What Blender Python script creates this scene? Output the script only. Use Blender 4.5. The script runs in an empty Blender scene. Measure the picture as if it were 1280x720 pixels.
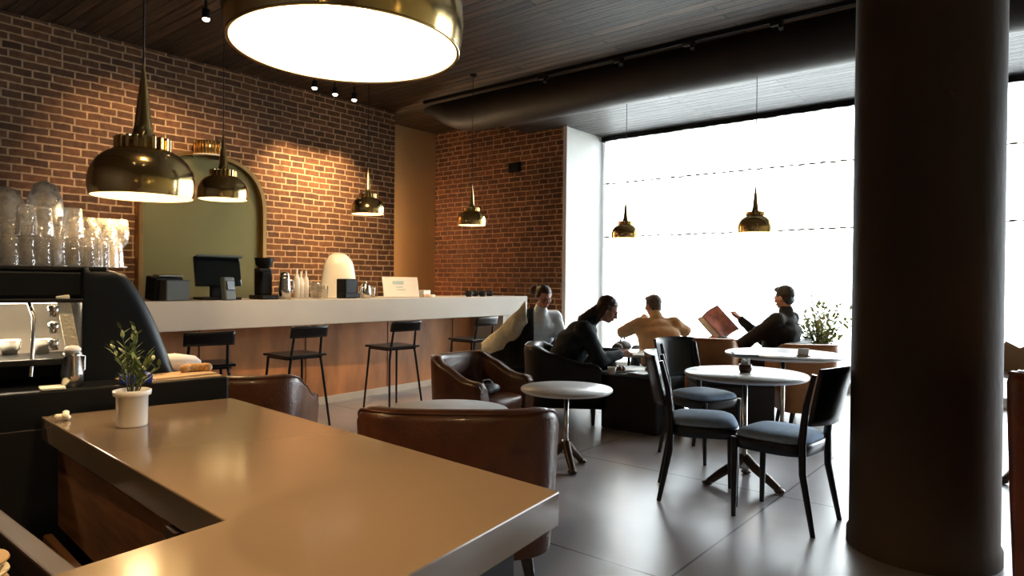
import bpy, bmesh, math, random
from mathutils import Vector, Matrix, noise
random.seed(7)
PI = math.pi
sc = bpy.context.scene
col = sc.collection
# ------------------------------------------------------------------ camera frame
EYE = 1.27; FPX = 840.0
TH = math.atan2(.635, .773)
FW = (math.cos(TH), math.sin(TH)); RT = (math.sin(TH), -math.cos(TH))
def hz(px): return 353 + .01*(px-640)
def W(px, z):                       # ground position at depth z under picture column px
    u = (px-640)/FPX
    return (z*(FW[0]+RT[0]*u), z*(FW[1]+RT[1]*u))
def atY(px, Y):
    u = (px-640)/FPX
    return W(px, Y/(FW[1]+RT[1]*u))
def H(py, px, z): return EYE-(py-hz(px))*z/FPX
def heading(a, b):                  # rotation turning local +Y to a*Right + b*Forward
    dx, dy = a*RT[0]+b*FW[0], a*RT[1]+b*FW[1]
    return math.atan2(dy, dx)-PI/2
# ------------------------------------------------------------------ materials
def newmat(name):
    m = bpy.data.materials.new(name); m.use_nodes = True
    nt = m.node_tree; b = nt.nodes['Principled BSDF']
    return m, nt, b
def N(nt, t, **k):
    n = nt.nodes.new(t)
    for a, v in k.items(): setattr(n, a, v)
    return n
def pbr(name, c, r=.5, metal=0, var=.12, scale=8, bump=0, bscale=60, spec=.5, coat=0, emit=None, es=0, trans=0, ior=1.45, sheen=0, stretch=(1,1,1), rvar=0):
    m, nt, b = newmat(name)
    b.inputs['Roughness'].default_value = r
    b.inputs['Metallic'].default_value = metal
    b.inputs['Specular IOR Level'].default_value = spec
    b.inputs['IOR'].default_value = ior
    b.inputs['Transmission Weight'].default_value = trans
    b.inputs['Coat Weight'].default_value = coat
    b.inputs['Sheen Weight'].default_value = sheen
    tc = N(nt, 'ShaderNodeTexCoord'); mp = N(nt, 'ShaderNodeMapping'); mp.inputs['Scale'].default_value = stretch
    nt.links.new(tc.outputs['Object'], mp.inputs['Vector'])
    nz = N(nt, 'ShaderNodeTexNoise'); nz.inputs['Scale'].default_value = scale; nz.inputs['Detail'].default_value = 5
    nt.links.new(mp.outputs[0], nz.inputs['Vector'])
    rp = N(nt, 'ShaderNodeValToRGB')
    lo = [max(0, x*(1-var)) for x in c]; hi = [min(1, x*(1+var)) for x in c]
    rp.color_ramp.elements[0].color = (*lo, 1); rp.color_ramp.elements[1].color = (*hi, 1)
    rp.color_ramp.elements[0].position = .3; rp.color_ramp.elements[1].position = .7
    nt.links.new(nz.outputs['Fac'], rp.inputs['Fac']); nt.links.new(rp.outputs[0], b.inputs['Base Color'])
    if rvar:
        mr = N(nt, 'ShaderNodeMapRange'); mr.inputs['To Min'].default_value = max(0, r-rvar); mr.inputs['To Max'].default_value = r+rvar
        nt.links.new(nz.outputs['Fac'], mr.inputs['Value']); nt.links.new(mr.outputs[0], b.inputs['Roughness'])
    if bump:
        n2 = N(nt, 'ShaderNodeTexNoise'); n2.inputs['Scale'].default_value = bscale; n2.inputs['Detail'].default_value = 4
        nt.links.new(mp.outputs[0], n2.inputs['Vector'])
        bp = N(nt, 'ShaderNodeBump'); bp.inputs['Strength'].default_value = bump; bp.inputs['Distance'].default_value = .01
        nt.links.new(n2.outputs['Fac'], bp.inputs['Height']); nt.links.new(bp.outputs[0], b.inputs['Normal'])
    if emit:
        b.inputs['Emission Color'].default_value = (*emit, 1); b.inputs['Emission Strength'].default_value = es
    return m
def brick_mat(name, axis):
    m, nt, b = newmat(name)
    tc = N(nt, 'ShaderNodeTexCoord'); sp = N(nt, 'ShaderNodeSeparateXYZ'); cb = N(nt, 'ShaderNodeCombineXYZ')
    nt.links.new(tc.outputs['Object'], sp.inputs[0])
    # slight waviness of the courses
    nw = N(nt, 'ShaderNodeTexNoise'); nw.inputs['Scale'].default_value = 5
    nt.links.new(tc.outputs['Object'], nw.inputs['Vector'])
    ms = N(nt, 'ShaderNodeMath', operation='MULTIPLY_ADD'); ms.inputs[1].default_value = .02
    nt.links.new(nw.outputs['Fac'], ms.inputs[0]); nt.links.new(sp.outputs['Z'], ms.inputs[2])
    nt.links.new(sp.outputs[axis], cb.inputs['X']); nt.links.new(ms.outputs[0], cb.inputs['Y'])
    br = N(nt, 'ShaderNodeTexBrick')
    br.inputs['Scale'].default_value = 1; br.inputs['Brick Width'].default_value = .215; br.inputs['Row Height'].default_value = .075
    br.inputs['Mortar Size'].default_value = .0095; br.inputs['Mortar Smooth'].default_value = .3; br.inputs['Bias'].default_value = -.1
    br.inputs['Color1'].default_value = (.195, .080, .032, 1); br.inputs['Color2'].default_value = (.080, .034, .017, 1)
    br.inputs['Mortar'].default_value = (.52, .33, .19, 1)
    br.offset_frequency = 2; br.squash = .75; br.squash_frequency = 3
    nt.links.new(cb.outputs[0], br.inputs['Vector'])
    nz = N(nt, 'ShaderNodeTexNoise'); nz.inputs['Scale'].default_value = 14; nz.inputs['Detail'].default_value = 6; nz.inputs['Roughness'].default_value = .7
    nt.links.new(tc.outputs['Object'], nz.inputs['Vector'])
    n3 = N(nt, 'ShaderNodeTexNoise'); n3.inputs['Scale'].default_value = 1.2
    nt.links.new(tc.outputs['Object'], n3.inputs['Vector'])
    mr = N(nt, 'ShaderNodeMapRange'); mr.inputs['From Min'].default_value = .3; mr.inputs['From Max'].default_value = .7
    mr.inputs['To Min'].default_value = .55; mr.inputs['To Max'].default_value = 1.4
    nt.links.new(nz.outputs['Fac'], mr.inputs['Value'])
    mr3 = N(nt, 'ShaderNodeMapRange'); mr3.inputs['From Min'].default_value = .35; mr3.inputs['From Max'].default_value = .65
    mr3.inputs['To Min'].default_value = .8; mr3.inputs['To Max'].default_value = 1.15
    nt.links.new(n3.outputs['Fac'], mr3.inputs['Value'])
    mu = N(nt, 'ShaderNodeMath', operation='MULTIPLY'); nt.links.new(mr.outputs[0], mu.inputs[0]); nt.links.new(mr3.outputs[0], mu.inputs[1])
    mx = N(nt, 'ShaderNodeVectorMath', operation='SCALE')
    nt.links.new(br.outputs['Color'], mx.inputs[0]); nt.links.new(mu.outputs[0], mx.inputs['Scale'])
    nt.links.new(mx.outputs[0], b.inputs['Base Color'])
    b.inputs['Roughness'].default_value = .8
    bp = N(nt, 'ShaderNodeBump', invert=True); bp.inputs['Strength'].default_value = .8; bp.inputs['Distance'].default_value = .012
    nt.links.new(br.outputs['Fac'], bp.inputs['Height'])
    bp2 = N(nt, 'ShaderNodeBump'); bp2.inputs['Strength'].default_value = .4; bp2.inputs['Distance'].default_value = .01
    nt.links.new(nz.outputs['Fac'], bp2.inputs['Height']); nt.links.new(bp.outputs[0], bp2.inputs['Normal'])
    nt.links.new(bp2.outputs[0], b.inputs['Normal'])
    return m
def plank_mat(name, c1, c2, width, axis='X', rough=.45, bump=.6):
    """boards running along the other axis; width along `axis`"""
    m, nt, b = newmat(name)
    tc = N(nt, 'ShaderNodeTexCoord'); sp = N(nt, 'ShaderNodeSeparateXYZ'); cb = N(nt, 'ShaderNodeCombineXYZ')
    nt.links.new(tc.outputs['Object'], sp.inputs[0])
    other = 'Y' if axis == 'X' else 'X'
    nt.links.new(sp.outputs[other], cb.inputs['X']); nt.links.new(sp.outputs[axis], cb.inputs['Y'])
    br = N(nt, 'ShaderNodeTexBrick'); br.inputs['Scale'].default_value = 1
    br.inputs['Brick Width'].default_value = 2.4; br.inputs['Row Height'].default_value = width
    br.inputs['Mortar Size'].default_value = .014; br.inputs['Mortar Smooth'].default_value = .2
    br.inputs['Color1'].default_value = (*c1, 1); br.inputs['Color2'].default_value = (*c2, 1); br.inputs['Mortar'].default_value = (.003, .002, .002, 1)
    nt.links.new(cb.outputs[0], br.inputs['Vector'])
    mp = N(nt, 'ShaderNodeMapping'); mp.inputs['Scale'].default_value = (.6, 7, 1)
    nt.links.new(cb.outputs[0], mp.inputs['Vector'])
    nz = N(nt, 'ShaderNodeTexNoise'); nz.inputs['Scale'].default_value = 3; nz.inputs['Detail'].default_value = 7; nz.inputs['Roughness'].default_value = .65
    nt.links.new(mp.outputs[0], nz.inputs['Vector'])
    mr = N(nt, 'ShaderNodeMapRange'); mr.inputs['From Min'].default_value = .3; mr.inputs['From Max'].default_value = .7
    mr.inputs['To Min'].default_value = .35; mr.inputs['To Max'].default_value = 1.7
    nt.links.new(nz.outputs['Fac'], mr.inputs['Value'])
    mx = N(nt, 'ShaderNodeVectorMath', operation='SCALE')
    nt.links.new(br.outputs['Color'], mx.inputs[0]); nt.links.new(mr.outputs[0], mx.inputs['Scale']); nt.links.new(mx.outputs[0], b.inputs['Base Color'])
    b.inputs['Roughness'].default_value = rough
    bp = N(nt, 'ShaderNodeBump', invert=True); bp.inputs['Strength'].default_value = bump; bp.inputs['Distance'].default_value = .012
    nt.links.new(br.outputs['Fac'], bp.inputs['Height'])
    bp2 = N(nt, 'ShaderNodeBump'); bp2.inputs['Strength'].default_value = bump; bp2.inputs['Distance'].default_value = .012
    nt.links.new(nz.outputs['Fac'], bp2.inputs['Height']); nt.links.new(bp.outputs[0], bp2.inputs['Normal'])
    nt.links.new(bp2.outputs[0], b.inputs['Normal'])
    return m
def floor_mat():
    m, nt, b = newmat('polished_concrete_floor')
    tc = N(nt, 'ShaderNodeTexCoord')
    br = N(nt, 'ShaderNodeTexBrick'); br.inputs['Scale'].default_value = 1; br.offset = 0
    br.inputs['Brick Width'].default_value = 1.5; br.inputs['Row Height'].default_value = 1.5
    br.inputs['Mortar Size'].default_value = .006
    br.inputs['Color1'].default_value = (.36, .345, .365, 1); br.inputs['Color2'].default_value = (.40, .38, .40, 1); br.inputs['Mortar'].default_value = (.02, .015, .015, 1)
    mp = N(nt, 'ShaderNodeMapping'); mp.inputs['Location'].default_value = (.35, .2, 0)
    nt.links.new(tc.outputs['Object'], mp.inputs[0]); nt.links.new(mp.outputs[0], br.inputs['Vector'])
    nz = N(nt, 'ShaderNodeTexNoise'); nz.inputs['Scale'].default_value = 1.1; nz.inputs['Detail'].default_value = 4
    nt.links.new(tc.outputs['Object'], nz.inputs['Vector'])
    mr = N(nt, 'ShaderNodeMapRange'); mr.inputs['From Min'].default_value = .2; mr.inputs['From Max'].default_value = .8; mr.inputs['To Min'].default_value = .7; mr.inputs['To Max'].default_value = 1.3
    nt.links.new(nz.outputs['Fac'], mr.inputs['Value'])
    mx = N(nt, 'ShaderNodeVectorMath', operation='SCALE')
    nt.links.new(br.outputs['Color'], mx.inputs[0]); nt.links.new(mr.outputs[0], mx.inputs['Scale']); nt.links.new(mx.outputs[0], b.inputs['Base Color'])
    b.inputs['Roughness'].default_value = .30
    b.inputs['Specular IOR Level'].default_value = 1.0
    return m
def sheer_mat():
    m = bpy.data.materials.new('sheer_curtain'); m.use_nodes = True; nt = m.node_tree; nt.nodes.clear()
    out = N(nt, 'ShaderNodeOutputMaterial'); t = N(nt, 'ShaderNodeBsdfTransparent'); tr = N(nt, 'ShaderNodeBsdfTranslucent'); mx = N(nt, 'ShaderNodeMixShader')
    tr.inputs['Color'].default_value = (.92, .90, .80, 1); t.inputs['Color'].default_value = (1, 1, .97, 1)
    tc = N(nt, 'ShaderNodeTexCoord'); wv = N(nt, 'ShaderNodeTexNoise'); mp = N(nt, 'ShaderNodeMapping'); mp.inputs['Scale'].default_value = (1, 9, .2)
    nt.links.new(tc.outputs['Object'], mp.inputs[0]); nt.links.new(mp.outputs[0], wv.inputs['Vector'])
    mr = N(nt, 'ShaderNodeMapRange'); mr.inputs['To Min'].default_value = .25; mr.inputs['To Max'].default_value = .65
    nt.links.new(wv.outputs['Fac'], mr.inputs['Value']); nt.links.new(mr.outputs[0], mx.inputs[0])
    nt.links.new(t.outputs[0], mx.inputs[1]); nt.links.new(tr.outputs[0], mx.inputs[2]); nt.links.new(mx.outputs[0], out.inputs[0])
    return m
def thin_glass(name='window_glass', body=0):
    m = bpy.data.materials.new(name); m.use_nodes = True; nt = m.node_tree; nt.nodes.clear()
    out = N(nt, 'ShaderNodeOutputMaterial'); t = N(nt, 'ShaderNodeBsdfTransparent'); g = N(nt, 'ShaderNodeBsdfGlossy'); mx = N(nt, 'ShaderNodeMixShader'); fr = N(nt, 'ShaderNodeFresnel')
    g.inputs['Roughness'].default_value = .03
    nt.links.new(fr.outputs[0], mx.inputs[0]); nt.links.new(t.outputs[0], mx.inputs[1]); nt.links.new(g.outputs[0], mx.inputs[2])
    if body:        # thick moulded glass: pale body imitates lamplight caught in it, strong rims
        lw = N(nt, 'ShaderNodeLayerWeight'); lw.inputs['Blend'].default_value = .55; nt.links.new(lw.outputs['Facing'], mx.inputs[0])
        df = N(nt, 'ShaderNodeBsdfDiffuse'); df.inputs['Color'].default_value = (.95, .90, .82, 1); m2 = N(nt, 'ShaderNodeMixShader')
        tl = N(nt, 'ShaderNodeBsdfTranslucent'); tl.inputs['Color'].default_value = (.95, .9, .82, 1); m3 = N(nt, 'ShaderNodeMixShader')
        nt.links.new(df.outputs[0], m3.inputs[1]); nt.links.new(tl.outputs[0], m3.inputs[2])
        tc = N(nt, 'ShaderNodeTexCoord'); nz = N(nt, 'ShaderNodeTexNoise'); nz.inputs['Scale'].default_value = 45; nt.links.new(tc.outputs['Object'], nz.inputs['Vector'])
        mr = N(nt, 'ShaderNodeMapRange'); mr.inputs['From Min'].default_value = .35; mr.inputs['From Max'].default_value = .65; mr.inputs['To Min'].default_value = body*.7; mr.inputs['To Max'].default_value = body*1.3
        nt.links.new(nz.outputs['Fac'], mr.inputs['Value']); nt.links.new(mr.outputs[0], m2.inputs[0]); nt.links.new(mx.outputs[0], m2.inputs[1]); nt.links.new(m3.outputs[0], m2.inputs[2])
        bp = N(nt, 'ShaderNodeBump'); bp.inputs['Strength'].default_value = .6; bp.inputs['Distance'].default_value = .01; nt.links.new(nz.outputs['Fac'], bp.inputs['Height']); nt.links.new(bp.outputs[0], g.inputs['Normal'])
        nt.links.new(m2.outputs[0], out.inputs[0]); return m
    nt.links.new(mx.outputs[0], out.inputs[0])
    return m
M = dict(
 brickA=brick_mat('brick_bar_wall', 'X'), brickB=brick_mat('brick_window_wall', 'Y'),
 ceiling=plank_mat('dark_board_ceiling', (.125, .080, .052), (.030, .019, .013), .12, 'X', .36, 2.2),
 soffit=plank_mat('dark_board_soffit', (.085, .074, .068), (.020, .018, .017), .12, 'X', .40, 2.0),
 plaster=pbr('ochre_plaster', (.50, .33, .15), .8, var=.04, scale=3),
 olivep=pbr('olive_plaster', (.30, .24, .12), .85, var=.05, scale=2),
 white=pbr('white_paint', (.82, .82, .80), .5, var=.02),
 floor=floor_mat(),
 duct=pbr('black_duct', (.014, .009, .007), .55, var=.3, scale=5),
 blackm=pbr('black_metal', (.012, .012, .013), .4, metal=.2, var=.1),
 blackw=pbr('black_lacquered_wood', (.008, .008, .010), .3, var=.2, scale=20, coat=.15),
 blackp=pbr('black_plastic', (.0055, .006, .007), .45, var=.1, spec=.3),
 navy=pbr('dark_navy_vinyl', (.004, .0065, .010), .4, var=.2, scale=6, spec=.3),
 greyp=pbr('slate_grey_plastic', (.10, .12, .13), .5, var=.08),
 leather=pbr('brown_leather', (.10, .033, .013), .34, var=.35, scale=9, bump=.25, bscale=90, coat=.2),
 tanl=pbr('tan_leather', (.50, .21, .07), .42, var=.15, scale=9, bump=.2, bscale=90),
 redl=pbr('red_brown_leather', (.26, .06, .018), .36, var=.25, scale=7, bump=.2, bscale=90, coat=.2),
 blackl=pbr('black_leather', (.010, .009, .009), .42, var=.3, scale=9, bump=.2, bscale=90),
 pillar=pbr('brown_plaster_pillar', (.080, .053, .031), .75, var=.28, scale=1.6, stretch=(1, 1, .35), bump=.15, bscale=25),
 concrete=pbr('pale_concrete', (.56, .53, .49), .6, var=.05, scale=2),
 counter=pbr('polished_stone_counter', (.19, .135, .088), .14, var=.05, scale=2.5, spec=.45),
 counterwood=pbr('counter_wood', (.26, .11, .042), .5, var=.4, scale=5, stretch=(1, 1, 9)),
 darkwood=pbr('dark_brown_wood', (.045, .022, .012), .5, var=.35, scale=5, stretch=(1, 1, 6)),
 darkbench=pbr('dark_bench', (.02, .012, .009), .5, var=.3, scale=5),
 barwood=pbr('bar_front_veneer', (.50, .21, .075), .5, var=.35, scale=2.2, stretch=(2.2, 1, .7), bump=.1, bscale=12),
 skirting=pbr('pale_skirting', (.62, .55, .46), .5, var=.06),
 brass=pbr('polished_brass', (.90, .64, .27), .15, metal=1, var=.06, scale=3),
 brassd=pbr('aged_brass_frame', (.50, .30, .12), .3, metal=1, var=.1, scale=5),
 iron=pbr('cast_iron_base', (.10, .07, .055), .35, metal=.8, var=.2),
 chrome=pbr('brushed_steel', (.62, .60, .57), .22, metal=1, var=.05, stretch=(1, 1, 8)),
 shadein=pbr('glowing_shade_lining', (.92, .86, .70), .6, var=.02, emit=(1, .60, .22), es=.50),  # bulb light on the lining put in as emission
 shadebig=pbr('glowing_shade_lining_bright', (.92, .86, .70), .6, var=.02, emit=(1, .80, .46), es=1.15),  # same lining, stronger bulb glow in the emission for the big lamp
 bulb=pbr('lit_bulb', (1, .9, .7), .4, var=.01, emit=(1, .78, .46), es=10),
 spotlens=pbr('lit_spot_lens', (1, .9, .8), .4, var=.01, emit=(1, .85, .62), es=9),
 mirror=pbr('bronze_tinted_mirror', (.25, .21, .095), .42, metal=1, var=.02),
 marble=pbr('white_marble', (.80, .79, .77), .25, var=.05, scale=6),
 blue=pbr('grey_blue_upholstery', (.34, .50, .72), .8, var=.12, scale=30, bump=.2, bscale=200, sheen=.2),
 skin=pbr('skin', (.52, .27, .18), .55, var=.06, scale=12),
 hairb=pbr('brown_hair', (.06, .028, .014), .5, var=.35, scale=30, stretch=(1, 1, .3), bump=.4, bscale=90),
 hairg=pbr('greying_brown_hair', (.085, .06, .045), .6, var=.35, scale=40, bump=.4, bscale=90),
 haird=pbr('dark_hair', (.02, .015, .012), .5, var=.35, scale=40, bump=.4, bscale=90),
 jblack=pbr('black_cloth', (.010, .010, .011), .85, var=.25, scale=12, bump=.4, bscale=25, sheen=.1),
 jnavy=pbr('dark_blue_cloth', (.010, .018, .026), .8, var=.25, scale=12, bump=.4, bscale=25),
 jtan=pbr('tan_cloth', (.42, .25, .12), .85, var=.12, scale=12, bump=.5, bscale=22),
 jblue=pbr('pale_blue_quilted_nylon', (.72, .82, .92), .5, var=.1, scale=10),
 denim=pbr('dark_trousers', (.02, .024, .03), .85, var=.2, scale=14),
 cream=pbr('cream_fleece', (.95, .86, .68), .9, var=.12, scale=20, bump=.5, bscale=120),
 whitec=pbr('white_ceramic', (.82, .80, .76), .25, var=.02),
 paper=pbr('white_paper', (.85, .84, .82), .6, var=.03),
 pink=pbr('pink_magazine_page', (.55, .22, .20), .5, var=.5, scale=9),
 bluep=pbr('blue_packet', (.01, .04, .28), .4, var=.1),
 pastry=pbr('golden_pastry', (.62, .36, .15), .7, var=.3, scale=25, bump=.5, bscale=60),
 kraft=pbr('kraft_paper', (.52, .36, .20), .7, var=.1),
 leaf=pbr('olive_green_leaf', (.17, .23, .07), .5, var=.4, scale=25),
 leafy=pbr('yellow_green_leaf', (.36, .38, .10), .6, var=.3, scale=25),
 stem=pbr('green_stem', (.07, .07, .03), .6, var=.2),
 soil=pbr('soil', (.02, .013, .008), .9, var=.3, scale=60),
 eyes=pbr('eye', (.03, .02, .015), .2, var=.02),
 lips=pbr('lips', (.36, .12, .09), .5, var=.02),
 sugar=pbr('brown_glass_sugar', (.10, .04, .015), .2, var=.2),
 street=pbr('pale_paving', (.6, .6, .58), .8, var=.08, scale=1),
 facade=pbr('pale_facade', (.75, .76, .78), .8, var=.03, scale=.5),
 glass=thin_glass('clear_glass', .15),
 plastic=thin_glass('frosted_clear_plastic', .32),
 wglass=thin_glass(), sheer=sheer_mat(),
 band=pbr('curtain_band', (.16, .14, .08), .9, var=.2, scale=30),
 screen=pbr('dark_screen', (.008, .012, .014), .15, var=.05),
 print=pbr('pale_blue_print', (.45, .62, .68), .6, var=.1),
)
# ------------------------------------------------------------------ mesh builder
class MB:
    def __init__(s): s.bm = bmesh.new()
    def add(s, verts, faces, smooth=True):
        vs = [s.bm.verts.new(v) for v in verts]
        for f in faces:
            try:
                fc = s.bm.faces.new([vs[i] for i in f]); fc.smooth = smooth
            except ValueError: pass
        return s
    def box(s, c, d, rz=0, bev=0, tilt=None):
        b = bmesh.new(); bmesh.ops.create_cube(b, size=1)
        bmesh.ops.scale(b, vec=d, verts=b.verts)
        if bev: bmesh.ops.bevel(b, geom=b.edges[:], offset=bev, segments=2, profile=.5, affect='EDGES')
        mt = Matrix.Translation(c) @ Matrix.Rotation(rz, 4, 'Z')
        if tilt: mt = mt @ Matrix.Rotation(tilt[0], 4, tilt[1])
        bmesh.ops.transform(b, matrix=mt, verts=b.verts)
        return s.merge(b, False)
    def merge(s, b, smooth=None):
        b.verts.index_update()
        vs = [s.bm.verts.new(v.co) for v in b.verts]
        for f in b.faces:
            try:
                n = s.bm.faces.new([vs[v.index] for v in f.verts]); n.smooth = f.smooth if smooth is None else smooth
            except ValueError: pass
        b.free(); return s
    def lathe(s, prof, o=(0, 0, 0), seg=32, sx=1, sy=1, rib=0, nr=0):
        vs, fs = [], []
        n = len(prof)
        for i in range(seg):
            a = 2*PI*i/seg
            for r, z in prof:
                rr = r
                if rib: rr = r*(1+rib*(1 if (i*nr//seg*2 != (i*nr*2)//seg) else 0))
                vs.append((o[0]+rr*math.cos(a)*sx, o[1]+rr*math.sin(a)*sy, o[2]+z))
        for i in range(seg):
            j = (i+1) % seg
            for k in range(n-1): fs.append((i*n+k, j*n+k, j*n+k+1, i*n+k+1))
        s.add(vs, fs)
        return s
    def _cap(s, idx, vs): s.add([vs[i] for i in idx], [tuple(range(len(idx)))], False)
    def tube(s, pts, r, seg=10, flat=1.0):
        pts = [Vector(p) for p in pts]; n = len(pts)
        rs = r if isinstance(r, (list, tuple)) else [r]*n
        vs, fs = [], []
        up = Vector((0, 0, 1))
        t0 = (pts[1]-pts[0]).normalized()
        if abs(t0.dot(up)) > .95: up = Vector((1, 0, 0))
        x = t0.cross(up).normalized()
        for i, p in enumerate(pts):
            t = (pts[min(i+1, n-1)]-pts[max(i-1, 0)]).normalized()
            x = (x-t*x.dot(t)).normalized(); y = t.cross(x)
            for k in range(seg):
                a = 2*PI*k/seg; vs.append(p+x*math.cos(a)*rs[i]+y*math.sin(a)*rs[i]*flat)
        for i in range(n-1):
            for k in range(seg):
                j = (k+1) % seg
                fs.append((i*seg+k, i*seg+j, (i+1)*seg+j, (i+1)*seg+k))
        s.add(vs, fs)
        s._cap(list(range(seg))[::-1], vs); s._cap([(n-1)*seg+k for k in range(seg)], vs)
        return s
    def prism(s, poly, z0, z1, bev=0):
        b = bmesh.new()
        lo = [b.verts.new((x, y, z0)) for x, y in poly]; hi = [b.verts.new((x, y, z1)) for x, y in poly]
        n = len(poly)
        b.faces.new(lo[::-1]); b.faces.new(hi)
        for i in range(n): b.faces.new((lo[i], lo[(i+1) % n], hi[(i+1) % n], hi[i]))
        bmesh.ops.recalc_face_normals(b, faces=b.faces)
        if bev: bmesh.ops.bevel(b, geom=b.edges[:], offset=bev, segments=2, profile=.5, affect='EDGES')
        return s.merge(b, False)
    def ell(s, c, r, rot=None, seg=20, ring=12):
        b = bmesh.new(); bmesh.ops.create_uvsphere(b, u_segments=seg, v_segments=ring, radius=1)
        bmesh.ops.scale(b, vec=r, verts=b.verts)
        mt = Matrix.Translation(c)
        if rot is not None: mt = mt @ rot
        bmesh.ops.transform(b, matrix=mt, verts=b.verts)
        return s.merge(b, True)
    def cap(s, a, b_, ra, rb):
        a, b_ = Vector(a), Vector(b_); n = 6
        s.tube([a.lerp(b_, i/n) for i in range(n+1)], [ra+(rb-ra)*i/n for i in range(n+1)], 12)
        s.ell(a, (ra,)*3, seg=12, ring=8); s.ell(b_, (rb,)*3, seg=12, ring=8); return s
    def grid(s, f, nu, nv, closed=False):
        vs = [f(i/(nu), j/(nv)) for i in range(nu+1) for j in range(nv+1)]
        fs = [(i*(nv+1)+j, (i+1)*(nv+1)+j, (i+1)*(nv+1)+j+1, i*(nv+1)+j+1) for i in range(nu) for j in range(nv)]
        return s.add(vs, fs)
    def xf(s, mt):
        bmesh.ops.transform(s.bm, matrix=mt, verts=s.bm.verts); return s
    def build(s, name, mat, parent=None, label=None, recalc=True):
        if recalc: bmesh.ops.recalc_face_normals(s.bm, faces=s.bm.faces)
        me = bpy.data.meshes.new(name); s.bm.to_mesh(me); s.bm.free()
        me.materials.append(M[mat] if isinstance(mat, str) else mat)
        o = bpy.data.objects.new(name, me); col.objects.link(o)
        if parent: o.parent = parent
        if label: o['label'] = label
        return o
def tag(o, label, cat, group=None, kind=None):
    o['label'] = label; o['category'] = cat
    if group: o['group'] = group
    if kind: o['kind'] = kind
    return o
def thing(name, label, cat, loc=(0, 0, 0), rz=0, group=None):
    o = bpy.data.objects.new(name, None); col.objects.link(o); o.empty_display_size = .1
    o.location = loc; o.rotation_euler = (0, 0, rz)
    return tag(o, label, cat, group)
def struct(o): o['kind'] = 'structure'; return o
def dup(root, loc, rz, label=None, group=None):
    r = root.copy(); col.objects.link(r); r.location = loc; r.rotation_euler = (0, 0, rz)
    if label: r['label'] = label
    if group: r['group'] = group
    for ch in [c for c in bpy.data.objects if c.parent == root]:
        c = ch.copy(); col.objects.link(c); c.parent = r
        for g in [d for d in bpy.data.objects if d.parent == ch]:
            d = g.copy(); col.objects.link(d); d.parent = c
    return r
def sheet(s, f, nu, nv, th):
    """thick sheet: f(u,v)->Vector"""
    def nrm(u, v):
        e = 1e-3
        a = (f(min(u+e, 1), v)-f(max(u-e, 0), v)); b = (f(u, min(v+e, 1))-f(u, max(v-e, 0)))
        return a.cross(b).normalized()
    A = [[f(i/nu, j/nv) for j in range(nv+1)] for i in range(nu+1)]
    B = [[A[i][j]+nrm(i/nu, j/nv)*th for j in range(nv+1)] for i in range(nu+1)]
    vs = [v for r in A for v in r]+[v for r in B for v in r]; o = (nu+1)*(nv+1); w = nv+1
    fs = []
    for i in range(nu):
        for j in range(nv):
            fs.append((i*w+j, (i+1)*w+j, (i+1)*w+j+1, i*w+j+1)); fs.append((o+i*w+j, o+i*w+j+1, o+(i+1)*w+j+1, o+(i+1)*w+j))
    for i in range(nu):
        fs.append((i*w, o+i*w, o+(i+1)*w, (i+1)*w)); fs.append((i*w+nv, (i+1)*w+nv, o+(i+1)*w+nv, o+i*w+nv))
    for j in range(nv):
        fs.append((j, j+1, o+j+1, o+j)); fs.append((nu*w+j, o+nu*w+j, o+nu*w+j+1, nu*w+j+1))
    return s.add(vs, fs)
# ------------------------------------------------------------------ the room
CH = 3.70; WX = 8.73; SH = 3.46
struct(MB().box((3.2, 1.6, -.05), (11.6, 13.6, .1)).build('floor', 'floor'))
struct(MB().box((2.9, 1.6, CH+.05), (11, 13.6, .1)).build('ceiling', 'ceiling'))
struct(MB().box(((6.43-2.6)/2, 7.5+.3, CH/2), (9.03, .6, CH)).build('wall_left', 'brickA'))
struct(MB().box((7.15, 8.08, CH/2), (1.9, .1, CH)).build('wall_recess', 'plaster'))
struct(MB().box((8.05, 6.74, CH/2), (.58, 2.62, CH)).build('wall_back', 'brickB'))
struct(MB().box((-2.55, 1.5, CH/2), (.1, 12.6, CH)).build('wall_rear', 'darkwood'))
struct(MB().box((3.2, -4.85, CH/2), (11.6, .1, CH)).build('wall_right', 'olivep'))
# ochre plaster return beside the bar wall is the side of the brick wall block; window reveal
struct(MB().box((8.30, 5.415, SH/2), (1.04, .03, SH)).box((7.745, 5.415, SH/2), (.03, .06, SH)).build('trim_1', 'white'))
# soffit in front of the window
struct(MB().box((8.05, .6, SH+.12), (2.2, 11.0, .24)).build('ceiling_soffit', 'soffit'))
# big round duct / rounded beam
def duct():
    mb = MB(); prof = []
    cx, cz, r = 6.72, 3.60, .28
    pts = [(cx-r, 3.74)]+[(cx-r*math.cos(a), cz-r*math.sin(a)) for a in [PI*i/20 for i in range(21)]]+[(cx+r, 3.74)]
    n = len(pts)
    vs = [(x, y, z+dz) for y, dz in ((-4.8, 0), (6.2, 0), (6.45, .04), (6.7, .13), (7.1, .36)) for x, z in pts]
    fs = [(j*n+i, j*n+(i+1) % n, (j+1)*n+(i+1) % n, (j+1)*n+i) for j in range(4) for i in range(n)]
    mb.add(vs, fs); mb.add(vs[:n], [tuple(range(n))], False); mb.add(vs[4*n:], [tuple(range(n))], False)
    return struct(mb.build('trim_2', 'duct'))
duct()
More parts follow.
